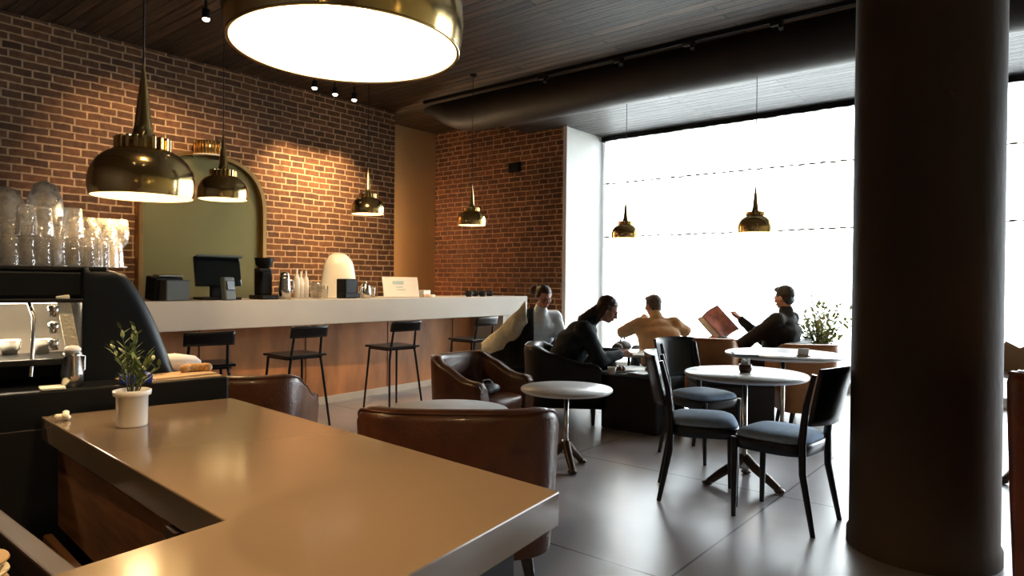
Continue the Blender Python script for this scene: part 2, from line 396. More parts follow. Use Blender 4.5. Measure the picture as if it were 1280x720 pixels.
# window: dark head rail, frame posts, sill, glass panes
t = struct(bpy.data.objects.new('window_1', None)); col.objects.link(t)
MB().box((WX-.03, .35, SH-.035), (.08, 10.1, .07)).build('head_rail', 'blackm', t)
MB().box((WX+.05, .35, .06), (.14, 10.1, .12)).build('window_sill', 'white', t)
ys = [5.38-i*1.7 for i in range(7)]
for i, y in enumerate((ys[0], ys[-1]+.12)):
    MB().box((WX+.06, y-.03, 1.73), (.05, .045, 3.3)).build('mullion', 'white', t)
for i in range(6):
    MB().box((WX+.06, ys[i]-.03-.85, 1.73), (.012, 1.69, 3.3)).build('window_pane', 'wglass', t)
# outside
struct(MB().box((19, 1, -.12), (20, 60, .1)).build('ground_outside', 'street'))
# sheer curtains, each panel hung from a rod
def curtain(y0, y1, label):
    th = thing('sheer_curtain', label, 'curtain', (WX-.13, (y0+y1)/2, 0), 0, 'sheer curtains')
    w = y1-y0; ph = random.random()*6
    def f(u, v):
        y = (u-.5)*w; z = .12+v*(SH-.2)
        amp = .018*(1-.3*v)
        return Vector((amp*math.sin(u*w*38+ph)+.01*math.sin(u*w*14+v*2), y, z))
    MB().grid(f, int(abs(w)*60), 10).build('cloth', 'sheer', th)
    for hb in (2.74, 1.95):
        n = int(abs(w)/.03); mb = MB()
        mb.tube([(-.03+.008*math.sin(k*1.3), (-.5+k/n)*w, hb+.004*math.sin(k*.9)) for k in range(n+1)], [.002+.012*abs(math.sin(k*.8)) for k in range(n+1)], 6)
        mb.build('band', 'band', th)
curtain(5.30, 4.30, 'sheer white curtain hanging nearest the brick wall corner')
curtain(4.25, 2.95, 'sheer white curtain behind the left window pendant lamp')
curtain(2.90, 1.55, 'sheer white curtain behind the right window pendant lamp')
curtain(1.30, -.2, 'sheer white curtain seen right of the big round pillar')
# pillar
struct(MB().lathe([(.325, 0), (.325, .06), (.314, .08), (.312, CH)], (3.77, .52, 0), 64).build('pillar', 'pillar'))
# ------------------------------------------------------------------ ceiling track, spots, vent on the wall
tr = thing('ceiling_track', 'long black track rail with spotlight adaptors running across the board ceiling', 'track', (6.25, 2.4, CH))
MB().box((0, 0, -.02), (.035, 8.6, .04)).build('rail', 'blackm', tr)
for y in (-1.2, -.35, .5, 1.3, 2.3):
    MB().box((0, y, -.05), (.06, .12, .05), bev=.01).build('adaptor', 'blackm', tr)
    MB().tube([(0, y-.03, -.06), (-.03, y-.05, -.12)], .022).build('track_head', 'blackm', tr)
def spot(x, y, label, tgt, e=60, w=0, group='spotlights over the brick wall', sz=62):
    th = thing('ceiling_spotlight', label, 'spotlight', (x, y, CH), 0, group)
    MB().tube([(0, 0, 0), (0, 0, -.09)], .012).build('stem', 'blackm', th)
    MB().lathe([(.028, 0), (.034, .01), (.034, .08), (.02, .09)], (0, 0, -.165)).build('housing', 'blackm', th)
    MB().ell((0, 0, -.165), (.030, .030, .020)).build('lens', 'spotlens', th)
    l = bpy.data.lights.new('spot_beam', 'SPOT'); l.energy = e; l.color = (1, .70, .38); l.spot_size = math.radians(sz); l.spot_blend = .9; l.shadow_soft_size = .03
    o = bpy.data.objects.new('spot_beam', l); col.objects.link(o); o.location = (x, y, CH-.2)
    d = Vector(tgt)-Vector(o.location); o.rotation_euler = d.to_track_quat('-Z', 'Y').to_euler()
spot(2.83, 5.80, 'small lit ceiling spotlight far left near the hanging cord', (2.9, 7.5, 2.4), 95)
spot(3.08, 5.77, 'small lit ceiling spotlight just behind the huge foreground lamp', (3.7, 7.5, 2.2), 60)
spot(4.64, 6.85, 'lit ceiling spotlight, first of the three in a row', (4.7, 7.5, 2.0), 135)
spot(4.95, 6.88, 'lit ceiling spotlight, middle of the three in a row', (5.1, 7.5, 1.9), 135)
spot(5.25, 6.90, 'lit ceiling spotlight, last of the three in a row', (5.6, 7.5, 1.9), 120)
x, y = W(597, 9.3)
tag(MB().box((7.735, 6.33, H(199, 597, 9.3)), (.05, .20, .13), bev=.008).build('wall_speaker', 'blackp'), 'small black box mounted high on the brick window wall', 'speaker')
# ------------------------------------------------------------------ pendant lamps
def pendant(x, y, h, label, rd=.17, e=12, glow=True):
    th = thing('pendant_lamp', label, 'pendant lamp', (x, y, h), 0, 'brass dome pendant lamps')
    k = rd/.17
    out = [(.164, 0), (.168, .02), (.170, .045), (.168, .07), (.160, .098), (.145, .124), (.122, .146), (.092, .163), (.055, .173), (.0, .176)]
    inn = [(.0, .170), (.054, .167), (.089, .158), (.118, .142), (.140, .121), (.155, .096), (.163, .07), (.165, .045), (.163, .02), (.160, .001)]
    mb = MB(); mb.lathe([(r*k, z*k) for r, z in out], seg=64); mb.build('shade', 'brass', th)
    mb = MB(); mb.lathe([(r*k, z*k) for r, z in inn], seg=64); mb.build('shade_lining', 'shadebig' if h == 1.607 else 'shadein', th, 'glowing cream inside of the shade')
    MB().lathe([(.160*k, .0005), (.164*k, -.001), (.165*k, .002), (.160*k, .003)], seg=64).build('rim', 'brass', th)
    # fluted collar
    mb = MB()
    for i in range(20):
        a = 2*PI*i/20
        mb.box((.082*k*math.cos(a), .082*k*math.sin(a), .178*k), (.016*k, .012*k, .055*k), rz=a, bev=.002)
    mb.lathe([(.072*k, .150*k), (.072*k, .203*k), (.0, .206*k)], seg=32)
    mb.build('fluted_collar', 'brass', th)
    MB().lathe([(.052*k, .200*k), (.036*k, .215*k), (.028*k, .25*k), (.019*k, .34*k), (.008*k, .43*k), (.0035, .47*k)], seg=24).build('neck', 'brass', th)
    MB().tube([(0, 0, .46*k), (0, 0, CH-h-.02)], .0035, 8).build('cord', 'blackm', th)
    MB().lathe([(.0, -.03), (.035, -.03), (.045, -.012), (.045, 0)], (0, 0, CH-h), 24).build('ceiling_rose', 'blackm', th)
    MB().ell((0, 0, .075*k), (.035, .035, .045)).build('bulb', 'bulb', th)
    l = bpy.data.lights.new('bulb_light', 'SPOT'); l.spot_size = math.radians(150); l.spot_blend = .6; l.energy = e; l.color = (1, .62, .28); l.shadow_soft_size = .05
    o = bpy.data.objects.new('bulb_light', l); col.objects.link(o); o.location = (x, y, h+.01)
x, y = W(431, .985); pendant(x, y, 1.607, 'huge brass pendant lamp close overhead, its bright inside showing', e=15)
x, y = W(178, 2.36); pendant(x, y, 1.555, 'brass dome pendant lamp hanging over the glasses on the espresso machine', e=11)
x, y = W(278, 4.76); pendant(x, y, 1.835, 'brass pendant lamp hanging in front of the arched mirror', e=12)
x, y = W(459, 6.8); pendant(x, y, 1.945, 'brass pendant lamp against the end of the long brick bar wall', e=14)
x, y = W(589, 7.9); pendant(x, y, 1.935, 'brass pendant lamp in front of the far brick window wall', e=14)
x, y = W(781, 8.0); pendant(x, y, 1.81, 'brass pendant lamp before the window, the left of two there', rd=.165, e=5)
x, y = W(943, 6.64); pendant(x, y, 1.785, 'brass pendant lamp before the window, the right of two there', e=5)
for i, (x, y, tx, ty, lb) in enumerate([(-.25, 1.25, .35, 1.5, 'added unseen fill spotlight above the work bench behind the counter'), (.35, .75, .35, .75, 'added unseen fill spotlight straight above the near leg of the counter'), (.85, 1.45, .85, 1.5, 'added unseen fill spotlight straight above the far arm of the counter'),
                                  (.75, 1.75, .55, 2.35, 'added unseen fill spotlight above the plant end of the counter'), (2.3, 3.3, 4.4, 5.9, 'added unseen fill spotlight aimed at the long bar front')]):
    spot(x, y, lb, (tx, ty+.01, .8), (30, 55, 42, 120, 190)[i], group='added fill spotlights for the counter and bar', sz=(44, 34, 34, 26, 50)[i])  # out-of-view fill spots added to warm counter, glasses and bar front
t = thing('recess_fill_light', 'added unseen fill tube on the brick return beside the ochre recess', 'fill light', (6.43, 7.72, 1.2))  # out of view, added to brighten the ochre recess
MB().box((.012, 0, .9), (.02, .05, 1.9), bev=.004).build('backplate', 'blackm', t)
MB().tube([(.035, 0, 0), (.035, 0, 1.8)], .012).build('tube', 'spotlens', t)
l = bpy.data.lights.new('recess_fill_beam', 'AREA'); l.shape = 'RECTANGLE'; l.size = .05; l.size_y = 1.6; l.energy = 34; l.color = (1, .72, .40)
o = bpy.data.objects.new('recess_fill_beam', l); col.objects.link(o); o.location = (6.49, 7.72, 1.7); o.rotation_euler = (PI/2, 0, PI/2+.4)
pendant(-.9, -.1, 1.62, 'added unseen brass pendant lamp behind the viewer over the near leg of the counter', e=12)  # extra pendant out of view, added for warmth and glints in the brass
pendant(.9, -1.9, 1.75, 'added unseen brass pendant lamp behind the viewer over the open floor', e=14)  # second out-of-view pendant added as warm fill
# ------------------------------------------------------------------ long bar
bar = thing('long_bar', 'long bar with pale stone slab top and warm wood veneer front', 'bar', (4, 5.8, 0))
bx = lambda a, b: (a-4, b-5.8)
MB().prism([bx(.9, 5.5), bx(7.02, 5.5), bx(7.02, 6.2), bx(.9, 6.2)], .848, 1.09, .006).build('slab_top', 'concrete', bar)
MB().prism([bx(.95, 5.74), bx(6.55, 6.0), bx(6.55, 6.15), bx(.95, 6.15)], 0, .848).build('front_panel', 'barwood', bar)
MB().prism([bx(.95, 5.715), bx(6.55, 5.975), bx(6.55, 6.0), bx(.95, 5.74)], 0, .075, .004).build('skirting', 'skirting', bar)
MB().prism([bx(6.56, 5.53), bx(7.0, 5.53), bx(7.0, 6.15), bx(6.56, 6.15)], 0, .848).build('end_panel', 'concrete', bar)
for i in range(5):
    xx = 1.7+i*1.1; yy = 5.74+(xx-.95)/5.6*.26-.002
    MB().box((xx-4, yy-5.8, .46), (.004, .008, .77), rz=math.atan2(.26, 5.6)).build('panel_seam', 'darkwood', bar)
# ------------------------------------------------------------------ mirror
mr = thing('arched_mirror', 'large mirror with rounded top and brass frame on the brick wall', 'mirror', (3.64, 7.5, 1.0))
def outline(w, h, r, n=14):
    pts = [(-w, 0), (w, 0), (w, h-r)]
    for i in range(1, n+1):
        a = PI/2*i/n; c, s_ = math.cos(a)**.8, math.sin(a)**.8
        pts.append((w-w+w*c, h-r+r*s_))
    pts += [(-x, z) for x, z in pts[2:][::-1][1:]]
    return pts
def vprism(mb, pts, y0, y1, bev=0):
    b = bmesh.new(); lo = [b.verts.new((x, y0, z)) for x, z in pts]; hi = [b.verts.new((x, y1, z)) for x, z in pts]; n = len(pts)
    b.faces.new(lo); b.faces.new(hi[::-1])
    for i in range(n): b.faces.new((lo[i], hi[i], hi[(i+1) % n], lo[(i+1) % n]))
    bmesh.ops.recalc_face_normals(b, faces=b.faces); return mb.merge(b, False)
vprism(MB(), outline(.675, 1.64, .62), -.035, -.03).build('glass', 'mirror', mr)
po, pi_ = outline(.72, 1.68, .66), outline(.675, 1.64, .62)
mb = MB(); n = len(po)
vs = [(x, -.10, z) for x, z in po]+[(x, -.002, z) for x, z in po]+[(x, -.10, z) for x, z in pi_]+[(x, -.036, z) for x, z in pi_]
for i in range(n):
    j = (i+1) % n
    mb.add([vs[i], vs[j], vs[n+j], vs[n+i]], [(0, 1, 2, 3)]); mb.add([vs[i], vs[j], vs[2*n+j], vs[2*n+i]], [(0, 1, 2, 3)]); mb.add([vs[2*n+i], vs[2*n+j], vs[3*n+j], vs[3*n+i]], [(0, 1, 2, 3)])
mb.build('frame', 'brassd', mr, recalc=False)
wl = thing('wall_lamp', 'short fluted drum lamp fixed above the arched mirror', 'wall lamp', (3.62, 7.33, 2.62))
mb = MB()
for i in range(30):
    a = 2*PI*i/30; mb.box((.155*math.cos(a), .155*math.sin(a), .09), (.02, .016, .15), rz=a, bev=.003)
mb.build('fluted_shade', 'brass', wl)
MB().lathe([(.15, .0), (.165, .0), (.165, .02), (.15, .02)], seg=48).build('shade_rim', 'skirting', wl)
MB().lathe([(.0, .165), (.15, .165), (.15, .02), (.145, .02), (.145, .155), (0, .155)], seg=48).build('inner_shade', 'brassd', wl)
MB().box((0, .155, .12), (.05, .03, .05)).build('bracket', 'brassd', wl)
# ------------------------------------------------------------------ things on the bar
BT = 1.09
def barpos(px, Y=5.8): x, y = atY(px, Y); return (x, y, BT)
t = thing('receipt_printer', 'dark boxy receipt printer on the left part of the bar', 'printer', barpos(210, 5.75), .1)
MB().box((0, .06, .1), (.24, .16, .2), bev=.015, tilt=(.12, 'X')).build('housing', 'blackp', t)
MB().box((.02, -.06, .085), (.2, .12, .17), bev=.01).build('front_cover', 'greyp', t)
MB().box((.0, 0, .21), (.2, .1, .014), bev=.003, tilt=(.1, 'X')).build('lid', 'chrome', t)
t = thing('till_screen', 'black till monitor seen from behind on the bar', 'monitor', barpos(273, 5.8), -.1)
MB().box((0, .02, .25), (.40, .04, .27), bev=.01, tilt=(-.22, 'X')).build('screen_panel', 'screen', t)
MB().box((0, -.025, .385), (.40, .03, .02), bev=.004, tilt=(-.22, 'X')).build('top_bezel', 'greyp', t)
MB().box((0, .05, .12), (.1, .06, .2), bev=.01).build('stand', 'blackp', t)
MB().box((0, .02, .012), (.34, .24, .024), bev=.008).build('base', 'blackp', t)
t = thing('card_reader', 'upright grey card terminal in front of the till monitor', 'card reader', barpos(285, 5.58), .2)
MB().box((0, 0, .1), (.11, .06, .2), bev=.012, tilt=(-.15, 'X')).build('body', 'greyp', t)
MB().box((0, -.035, .13), (.08, .01, .08), bev=.003, tilt=(-.15, 'X')).build('display', 'screen', t)
t = thing('coffee_grinder', 'black coffee grinder beside the mirror edge on the bar', 'grinder', barpos(330, 5.75), 0)
MB().box((0, 0, .02), (.17, .24, .04), bev=.01).build('base', 'blackp', t)
MB().box((.01, .03, .16), (.12, .13, .26), bev=.02).build('body', 'blackp', t)
MB().lathe([(.04, .28), (.075, .32), (.085, .38), (.085, .385), (0, .385)], seg=24).build('hopper', 'blackp', t)
MB().box((-.06, -.08, .27), (.12, .1, .03), bev=.01).build('spout', 'blackp', t)
def tumbler(r=.035, h=.11):
    return [(0, .004), (r*.85, .004), (r, h), (r-.002, h), (r*.85-.003, .01), (0, .01)]
def bottle_prof(r, h): return [(0, 0), (r, 0), (r, h*.62), (r*.8, h*.72), (r*.35, h*.8), (r*.33, h*.98), (r*.4, h), (0, h)]
t = thing('milk_frother_jug', 'shiny steel jug with handle right of the black grinder', 'jug', barpos(356, 5.66))
MB().lathe([(0, 0), (.055, 0), (.057, .1), (.045, .19), (.05, .215), (.046, .215), (.04, .19), (.052, .1), (.05, .006), (0, .006)], seg=32).build('body', 'chrome', t)
MB().tube([(.05, 0, .18), (.09, 0, .17), (.095, 0, .1), (.056, 0, .05)], .006, 8).build('handle', 'chrome', t)
MB().ell((0, 0, .23), (.045, .045, .03)).build('lid', 'chrome', t)
for i, (px, h, r, w_) in enumerate([(371, .30, .03, 'left of the three tall white bottles'), (376.5, .27, .028, 'middle of the three tall white bottles'), (382.5, .28, .028, 'right of the three tall white bottles')]):
    o = MB().lathe(bottle_prof(r, h), seg=24).build('tall_bottle', 'whitec'); o.location = barpos(px, 6.05); tag(o, 'slim pale bottle before the brick, '+w_, 'bottle', 'slim pale bottles on the bar')
o = MB().lathe(tumbler(.05, .16)).build('glass_jar', 'glass'); o.location = barpos(394, 5.8); tag(o, 'clear glass jar just left of the white dome cover on the bar', 'jar')
o = MB().lathe(tumbler(.045, .13)).build('glass_jar', 'glass'); o.location = barpos(405, 5.7); tag(o, 'clear glass jar in front of the white dome cover on the bar', 'jar')
# white shell-like cover
t = thing('white_dome_cover', 'tall white rounded cover standing on the bar', 'cover', barpos(424, 5.95), -.5)
def shell(u, v):
    a = (u-.5)*2.2; z = v*.47; w = .21*(1-.35*v**1.5)*(1-.0*v); top = math.sqrt(max(0, 1-max(0, v-.7)**2/.09*.9))
    return Vector((w*math.sin(a)*1.0*top, .10-.12*math.cos(a)*top, z))
sheet(MB(), shell, 24, 20, .012).build('shell', 'whitec', t)
MB().box((0, .03, .008), (.3, .16, .016), bev=.004).build('foot', 'whitec', t)
t = thing('black_dispenser', 'black box dispenser beside the white dome cover', 'dispenser', barpos(434, 5.66), .1)
MB().box((0, 0, .10), (.17, .14, .20), bev=.012).build('housing', 'blackp', t)
MB().box((-.02, -.05, .03), (.2, .12, .05), bev=.008).build('tray', 'blackp', t)
t = thing('steel_teapot', 'small shiny steel teapot right of the black dispenser', 'teapot', barpos(457, 5.62), .5)
MB().lathe([(0, 0), (.05, 0), (.062, .05), (.05, .12), (.035, .15), (0, .155)], seg=32).build('body', 'chrome', t)
MB().ell((0, 0, .165), (.014, .014, .014)).build('lid_knob', 'chrome', t)
MB().tube([(.05, 0, .05), (.085, 0, .09), (.1, 0, .14)], [.014, .009, .006]).build('spout', 'chrome', t)
MB().tube([(-.045, 0, .12), (-.095, 0, .11), (-.095, 0, .05), (-.055, 0, .035)], .006).build('handle', 'chrome', t)
o = MB().lathe(tumbler(.03, .12)).build('drinking_glass', 'glass'); o.location = barpos(466, 5.75); tag(o, 'single drinking glass between the teapot and the white sign', 'glass')
t = thing('tilted_sign', 'white tilted display board with faint blue drawing on the bar', 'sign', barpos(501, 5.68), -.32)
MB().box((0, 0, .115), (.42, .012, .23), bev=.004, tilt=(-.28, 'X')).build('board', 'paper', t)
mt = Matrix.Translation((0, 0, .115)) @ Matrix.Rotation(-.28, 4, 'X')
mb = MB(); mb.box((-.03, -.008, .05), (.13, .003, .035)); mb.box((-.02, -.008, -.0), (.08, .003, .01)); mb.box((-.0, -.008, -.03), (.1, .003, .008)); mb.xf(mt); mb.build('drawing', 'print', t)
MB().box((0, .09, .006), (.40, .2, .012), bev=.003).build('foot', 'paper', t)
t = thing('napkin_box', 'small cream box with yellow base at the right of the white sign', 'box', barpos(530, 5.7), .1)
MB().box((0, 0, .04), (.12, .1, .08), bev=.006).build('body', 'paper', t)
MB().box((-.02, -.055, .02), (.1, .012, .03)).build('label_strip', 'pastry', t)
o = MB().box((0, 0, .015), (.05, .05, .03), bev=.008).build('folded_napkin', 'paper'); o.location = barpos(541, 5.66); tag(o, 'tiny folded napkin alone on the bar beyond the cream box', 'napkin')
for i, (px, Y, w_) in enumerate([(586, 5.6, 'leftmost dark bowl of the row near the bar end'), (594, 5.72, 'second dark bowl from the left near the bar end'), (603, 5.6, 'third dark bowl from the left near the bar end'), (612, 5.72, 'rightmost dark bowl of the row near the bar end')]):
    t = thing('dark_bowl', w_, 'bowl', barpos(px, Y), 0, 'dark bowls at the bar end')
    MB().lathe([(0, 0), (.03, 0), (.062, .05), (.058, .05), (.028, .006), (0, .006)], seg=24).build('bowl', 'blackp', t)
    mb = MB()
    for k in range(5):
        a = k*1.26; mb.ell((.025*math.cos(a), .025*math.sin(a), .055), (.022, .02, .02), seg=10, ring=6)
    mb.build('filling', 'navy' if i % 2 else 'blackp', t)
# ------------------------------------------------------------------ bar stools
def make_stool():
    t = thing('bar_stool', 'x', 'bar stool')
    MB().box((0, 0, .622), (.40, .38, .022), bev=.009).build('seat', 'blackw', t)
    MB().box((0, 0, .603), (.34, .32, .02)).build('seat_frame', 'blackm', t)
    for sx, sy in ((-1, 1), (1, 1)):
        MB().tube([(sx*.165, sy*.155, .60), (sx*.20, sy*.20, 0)], [.012, .010], 10).build('leg', 'blackm', t)
    for sx in (-1, 1):
        MB().tube([(sx*.13, -.215, .865), (sx*.14, -.17, .62), (sx*.16, -.175, .5), (sx*.20, -.235, 0)], [.010, .012, .012, .010], 10).build('leg', 'blackm', t)
    def f(u, v):
        a = (u-.5)*1.15; return Vector((.31*math.sin(a)*1.03, -.215-.02*v+.10*(1-math.cos(a))*1.0, .785+v*.10))
    sheet(MB(), f, 16, 4, .022).build('backrest', 'blackw', t)
    return t
st = make_stool()
spots = [(270, 4.88, .25*-1, 'black bar stool nearest the espresso machine, half behind a leather chair'),
         (386, 5.0, -.02, 'black bar stool second from the left along the bar'),
         (508, 5.0, -.08, 'black bar stool in the middle of the wood bar front, all legs in view'),
         (607, 5.02, .0, 'black bar stool at the far right end of the bar')]
for i, (px, Y, rz, lb) in enumerate(spots):
    x, y = atY(px, Y); y += .2
    if i == 0: st.location = (x, y, 0); st.rotation_euler = (0, 0, rz); st['label'] = lb; st['group'] = 'black bar stools'
    else: dup(st, (x, y, 0), rz, lb, 'black bar stools')
# ------------------------------------------------------------------ tub chairs
def make_tub(name, mat, w=.76, d=.72, hb=.76, ha=.58, seat_h=.42, thick=.10, sq=3.2, mlegs='blackw', flare=.03):
    t = thing(name, 'x', 'armchair')
    hw = w/2; n = 48; L = []
    # centre line, from front of right arm round the back to the front of the left arm
    def path(s):
        if abs(s) > .62:
            k = (abs(s)-.62)/.38; return (math.copysign(hw, s), -.05+k*(d*.5+.02))
        a = s/.62*PI/2
        x = math.copysign(abs(math.sin(a))**(2/sq), a)*hw; y = -.05-abs(math.cos(a))**(2/sq)*(d*.5-.05)
        return (x, y)
    def height(s):
        k = min(1, max(0, (abs(s)-.38)/.5)); k = k*k*(3-2*k); h = hb+(ha-hb)*k
        if abs(s) > .93: h -= .05*((abs(s)-.93)/.07)**2
        return h
    rings = []
    for i in range(n+1):
        s = -1+2*i/n; p = Vector((*path(s), 0)); q = Vector((*path(min(1, s+.01)), 0)); o = Vector((*path(max(-1, s-.01)), 0))
        tg = (q-o).normalized(); nr = Vector((tg.y, -tg.x, 0))      # outward
        c = Vector((p.x, p.y, 0))
        if nr.dot(c-Vector((0, 0, 0))) < 0: nr = -nr
        h = height(s); th = thick; ring = []
        for (o_, z) in ((0, .16), (flare*.5, h*.5), (flare, h-.04), (flare-.008, h-.012), (flare-.03, h), (flare-th+.03, h), (flare-th+.006, h-.012), (flare-th, h-.05), (-th, seat_h-.03), (-th, .16)):
            ring.append(c+nr*(o_-.03)+Vector((0, 0, z)))
        rings.append(ring)
    mb = MB(); m_ = len(rings[0]); vs = [v for r in rings for v in r]; fs = []
    for i in range(n):
        for k in range(m_):
            k2 = (k+1) % m_; fs.append((i*m_+k, (i+1)*m_+k, (i+1)*m_+k2, i*m_+k2))
    fs.append(tuple(range(m_))); fs.append(tuple(range(n*m_, n*m_+m_))[::-1])
    mb.add(vs, fs); o = mb.build('backrest', mat, t)
    for f in o.data.polygons[-2:]: f.use_smooth = False
    # piping on the outer top edge
    MB().tube([r[3]+Vector((0, 0, .004)) for r in rings], .0055, 6).build('piping', mat, t)
    def cush(z0, z1, s_, name, dd=0):
        prof = []
        mb = MB(); pts = []
        for i in range(40):
            a = 2*PI*i/40; cx = math.copysign(abs(math.cos(a))**.45, math.cos(a))*(hw-thick-.005)*s_; cy = math.copysign(abs(math.sin(a))**.45, math.sin(a))*(d/2-thick/2-.005)*s_+.045+dd
            pts.append((cx, cy))
        vs = []; lay = [(z0, .97), (z0+.01, 1), (z1-.03, 1), (z1-.008, .97), (z1, .9), (z1+.012, .5)]
        for z, k in lay: vs += [(x*k, (y-.045)*k+.045, z) for x, y in pts]
        fs = [(l*40+i, l*40+(i+1) % 40, (l+1)*40+(i+1) % 40, (l+1)*40+i) for l in range(len(lay)-1) for i in range(40)]
        fs += [tuple(range(40))[::-1], tuple(range((len(lay)-1)*40, len(lay)*40))]
        mb.add(vs, fs); return mb.build(name, mat, t)
    cush(.16, .31, 1.0, 'seat_base'); cush(.315, seat_h, .985, 'seat_cushion')
    for sx in (-1, 1):
        for yy in (-d/2+.1, d/2-.1):
            MB().tube([(sx*(hw-.13), yy, .18), (sx*(hw-.1), yy, 0)], [.024, .015], 12).build('leg', mlegs, t)
    return t
tub = make_tub('leather_tub_chair', 'leather')
G = 'brown leather tub chairs'
x, y = W(577, 2.98); tub.location = (x, y, 0); tub.scale = (1.13, 1.0, 1.0); tub.rotation_euler = (0, 0, heading(-.02, 1)); tub['label'] = 'brown leather tub chair with its back right behind the near counter'; tub['group'] = G
x, y = W(303, 3.85); q = dup(tub, (x, y, 0), heading(-.12, 1), 'brown leather tub chair at left, its back behind the service cabinet', G); q.scale = (1, 1, 1)
x, y = W(600, 5.35); q = dup(tub, (x, y, 0), heading(.80, -.6), 'brown leather tub chair with its open seat turned to the small table', G); q.scale = (.90, .90, .91)
tan = make_tub('tan_tub_chair', 'tanl', w=.52, d=.58, hb=.76, ha=.62)
x, y = W(1004, 6.05); tan.location = (x, y, 0); tan.rotation_euler = (0, 0, heading(.1, 1)); tan['label'] = 'orange-tan leather chair back behind the big table'; tan['group'] = 'tan leather chairs'
x, y = W(889, 6.6); dup(tan, (x, y, 0), heading(.35, .9), 'orange-tan leather chair beside the seated person in tan', 'tan leather chairs')
red = make_tub('tall_leather_chair', 'redl', w=.74, d=.66, hb=.97, ha=.93, sq=6.0)
x, y = W(1427, 2.40); red.location = (x, y, 0); red.rotation_euler = (0, 0, heading(.66, .75)); red['label'] = 'red-brown leather chair cut off at the right edge, beyond the pillar'
bl = make_tub('black_armchair', 'blackl', w=.80, d=.74, hb=.70, ha=.56, thick=.12)
GB = 'black leather armchairs'
P2 = W(706, 6.3)
bl.location = (*P2, 0); bl.rotation_euler = (0, 0, heading(1, -.1)); bl['label'] = 'black leather armchair under the leaning person in a dark jacket'; bl['group'] = GB
P1 = W(668, 7.5); dup(bl, (*P1, 0), heading(.35, -.94), 'black leather armchair under the person in the pale blue jacket', GB)
P3 = W(826, 7.35)
pf = thing('black_pouf', 'low round black pouf under the person in the tan jacket', 'pouf', (*P3, 0))
MB().lathe([(0, .02), (.25, .02), (.28, .06), (.29, .18), (.28, .29), (.25, .325), (0, .34)], seg=40).build('cushion', 'blackl', pf)
MB().lathe([(0, 0), (.2, 0), (.2, .02), (0, .02)], seg=32).build('foot', 'blackm', pf)
P4 = W(966, 7.05); dup(bl, (*P4, 0), heading(-.8, .5), 'black leather armchair under the reading person in black', GB)
# ------------------------------------------------------------------ tables
def make_table(name, r, h, label, loc, base='iron', legs=3, rz=0, top='marble', group=None, fr=1.0):
    t = thing(name, label, 'table', (*loc, 0), rz, group)
    MB().lathe([(0, h-.028), (r-.012, h-.028), (r, h-.018), (r, h-.006), (r-.006, h), (0, h)], seg=64).build('table_top', top, t)
    MB().lathe([(0, h-.04), (r*.5, h-.04), (r*.5, h-.028), (0, h-.028)], seg=32).build('top_plate', 'blackm', t)
    MB().lathe([(.0, .10), (.032, .10), (.020, .18), (.016, .22), (.016, h-.04), (0, h-.04)], seg=20).build('pole', 'chrome', t)
    for k in range(legs):
        a = 2*PI*k/legs
        mb = MB(); pts = [(0.0, .20), (.10, .10), (.22, .035), (.25, .012)]
        mb.tube([(x*fr*math.cos(a), x*fr*math.sin(a), z) for x, z in [(.01, .17), (.08, .115), (.16, .07), (.24, .02)]], [.030, .030, .027, .022], 10)
        mb.ell((.245*fr*math.cos(a), .245*fr*math.sin(a), .016), (.034, .034, .016), seg=12, ring=8)
        mb.build('foot', base, t)
    return t
make_table('round_table', .377, .71, 'round white marble table between the two blue-seated chairs', W(933, 4.28), rz=.3)
make_table('round_table', .316, .55, 'small low round table alone in front of the black low table', W(709.5, 4.62), rz=heading(.2, -1)+PI/2, fr=.68)
make_table('round_table', .34, .55, 'low round table mostly hidden behind the nearest leather tub chair', W(563, 3.78), rz=.2)
make_table('round_table', .44, .735, 'larger round white table further back, before the tan chair', W(980, 5.3), rz=.1, legs=4)
make_table('round_table', .32, .56, 'small white table behind the cluttered black low table', W(787, 7.0), rz=.1)
t = thing('low_black_table', 'solid black low table piled with papers and plates', 'table', (5.36, 2.88, 0))
MB().box((0, 0, .235), (.54, .54, .47), bev=.01).build('body', 'blackl', t)
MB().box((0, 0, .482), (.58, .58, .024), bev=.005).build('table_top', 'greyp', t)
TT = .494
def on(name, label, cat, px, z, dz, group=None, rz=0): x, y = W(px, z); return thing(name, label, cat, (x, y, dz), rz, group)
for i, (px, z, rz, m_, l_) in enumerate([(795, 5.95, .3, 'paper', 'open newspaper lying on the black low table'), (806, 5.72, -.4, 'greyp', 'grey folder on the right end of the black low table')]):
    t = on('newspaper' if i == 0 else 'folder', l_, 'newspaper' if i == 0 else 'folder', px, z, TT, rz=rz)
    mb = MB()
    for k in range(4): mb.box((0, 0, .003+.005*k), (.24-.01*k, .17, .004), rz=.08*k)
    mb.build('pages', m_, t)
for i, (px, z, l_) in enumerate([(775, 5.9, 'white plate with dark cake on the black low table'), (815, 5.85, 'white plate with crumbs near the right end of the black low table')]):
    t = on('plate', l_, 'plate', px, z, TT+.024 if i == 0 else TT+.024, 'plates on the low table')
    t.location.z = TT
    MB().lathe([(0, 0), (.05, 0), (.09, .014), (.088, .018), (.05, .006), (0, .006)], seg=32).build('dish', 'whitec', t)
    mb = MB()
    for k in range(5): mb.ell((.03*math.cos(k*1.3), .03*math.sin(k*1.3), .03), (.03, .025, .026), seg=10, ring=8)
    mb.build('cake', 'sugar' if i == 0 else 'pastry', t)
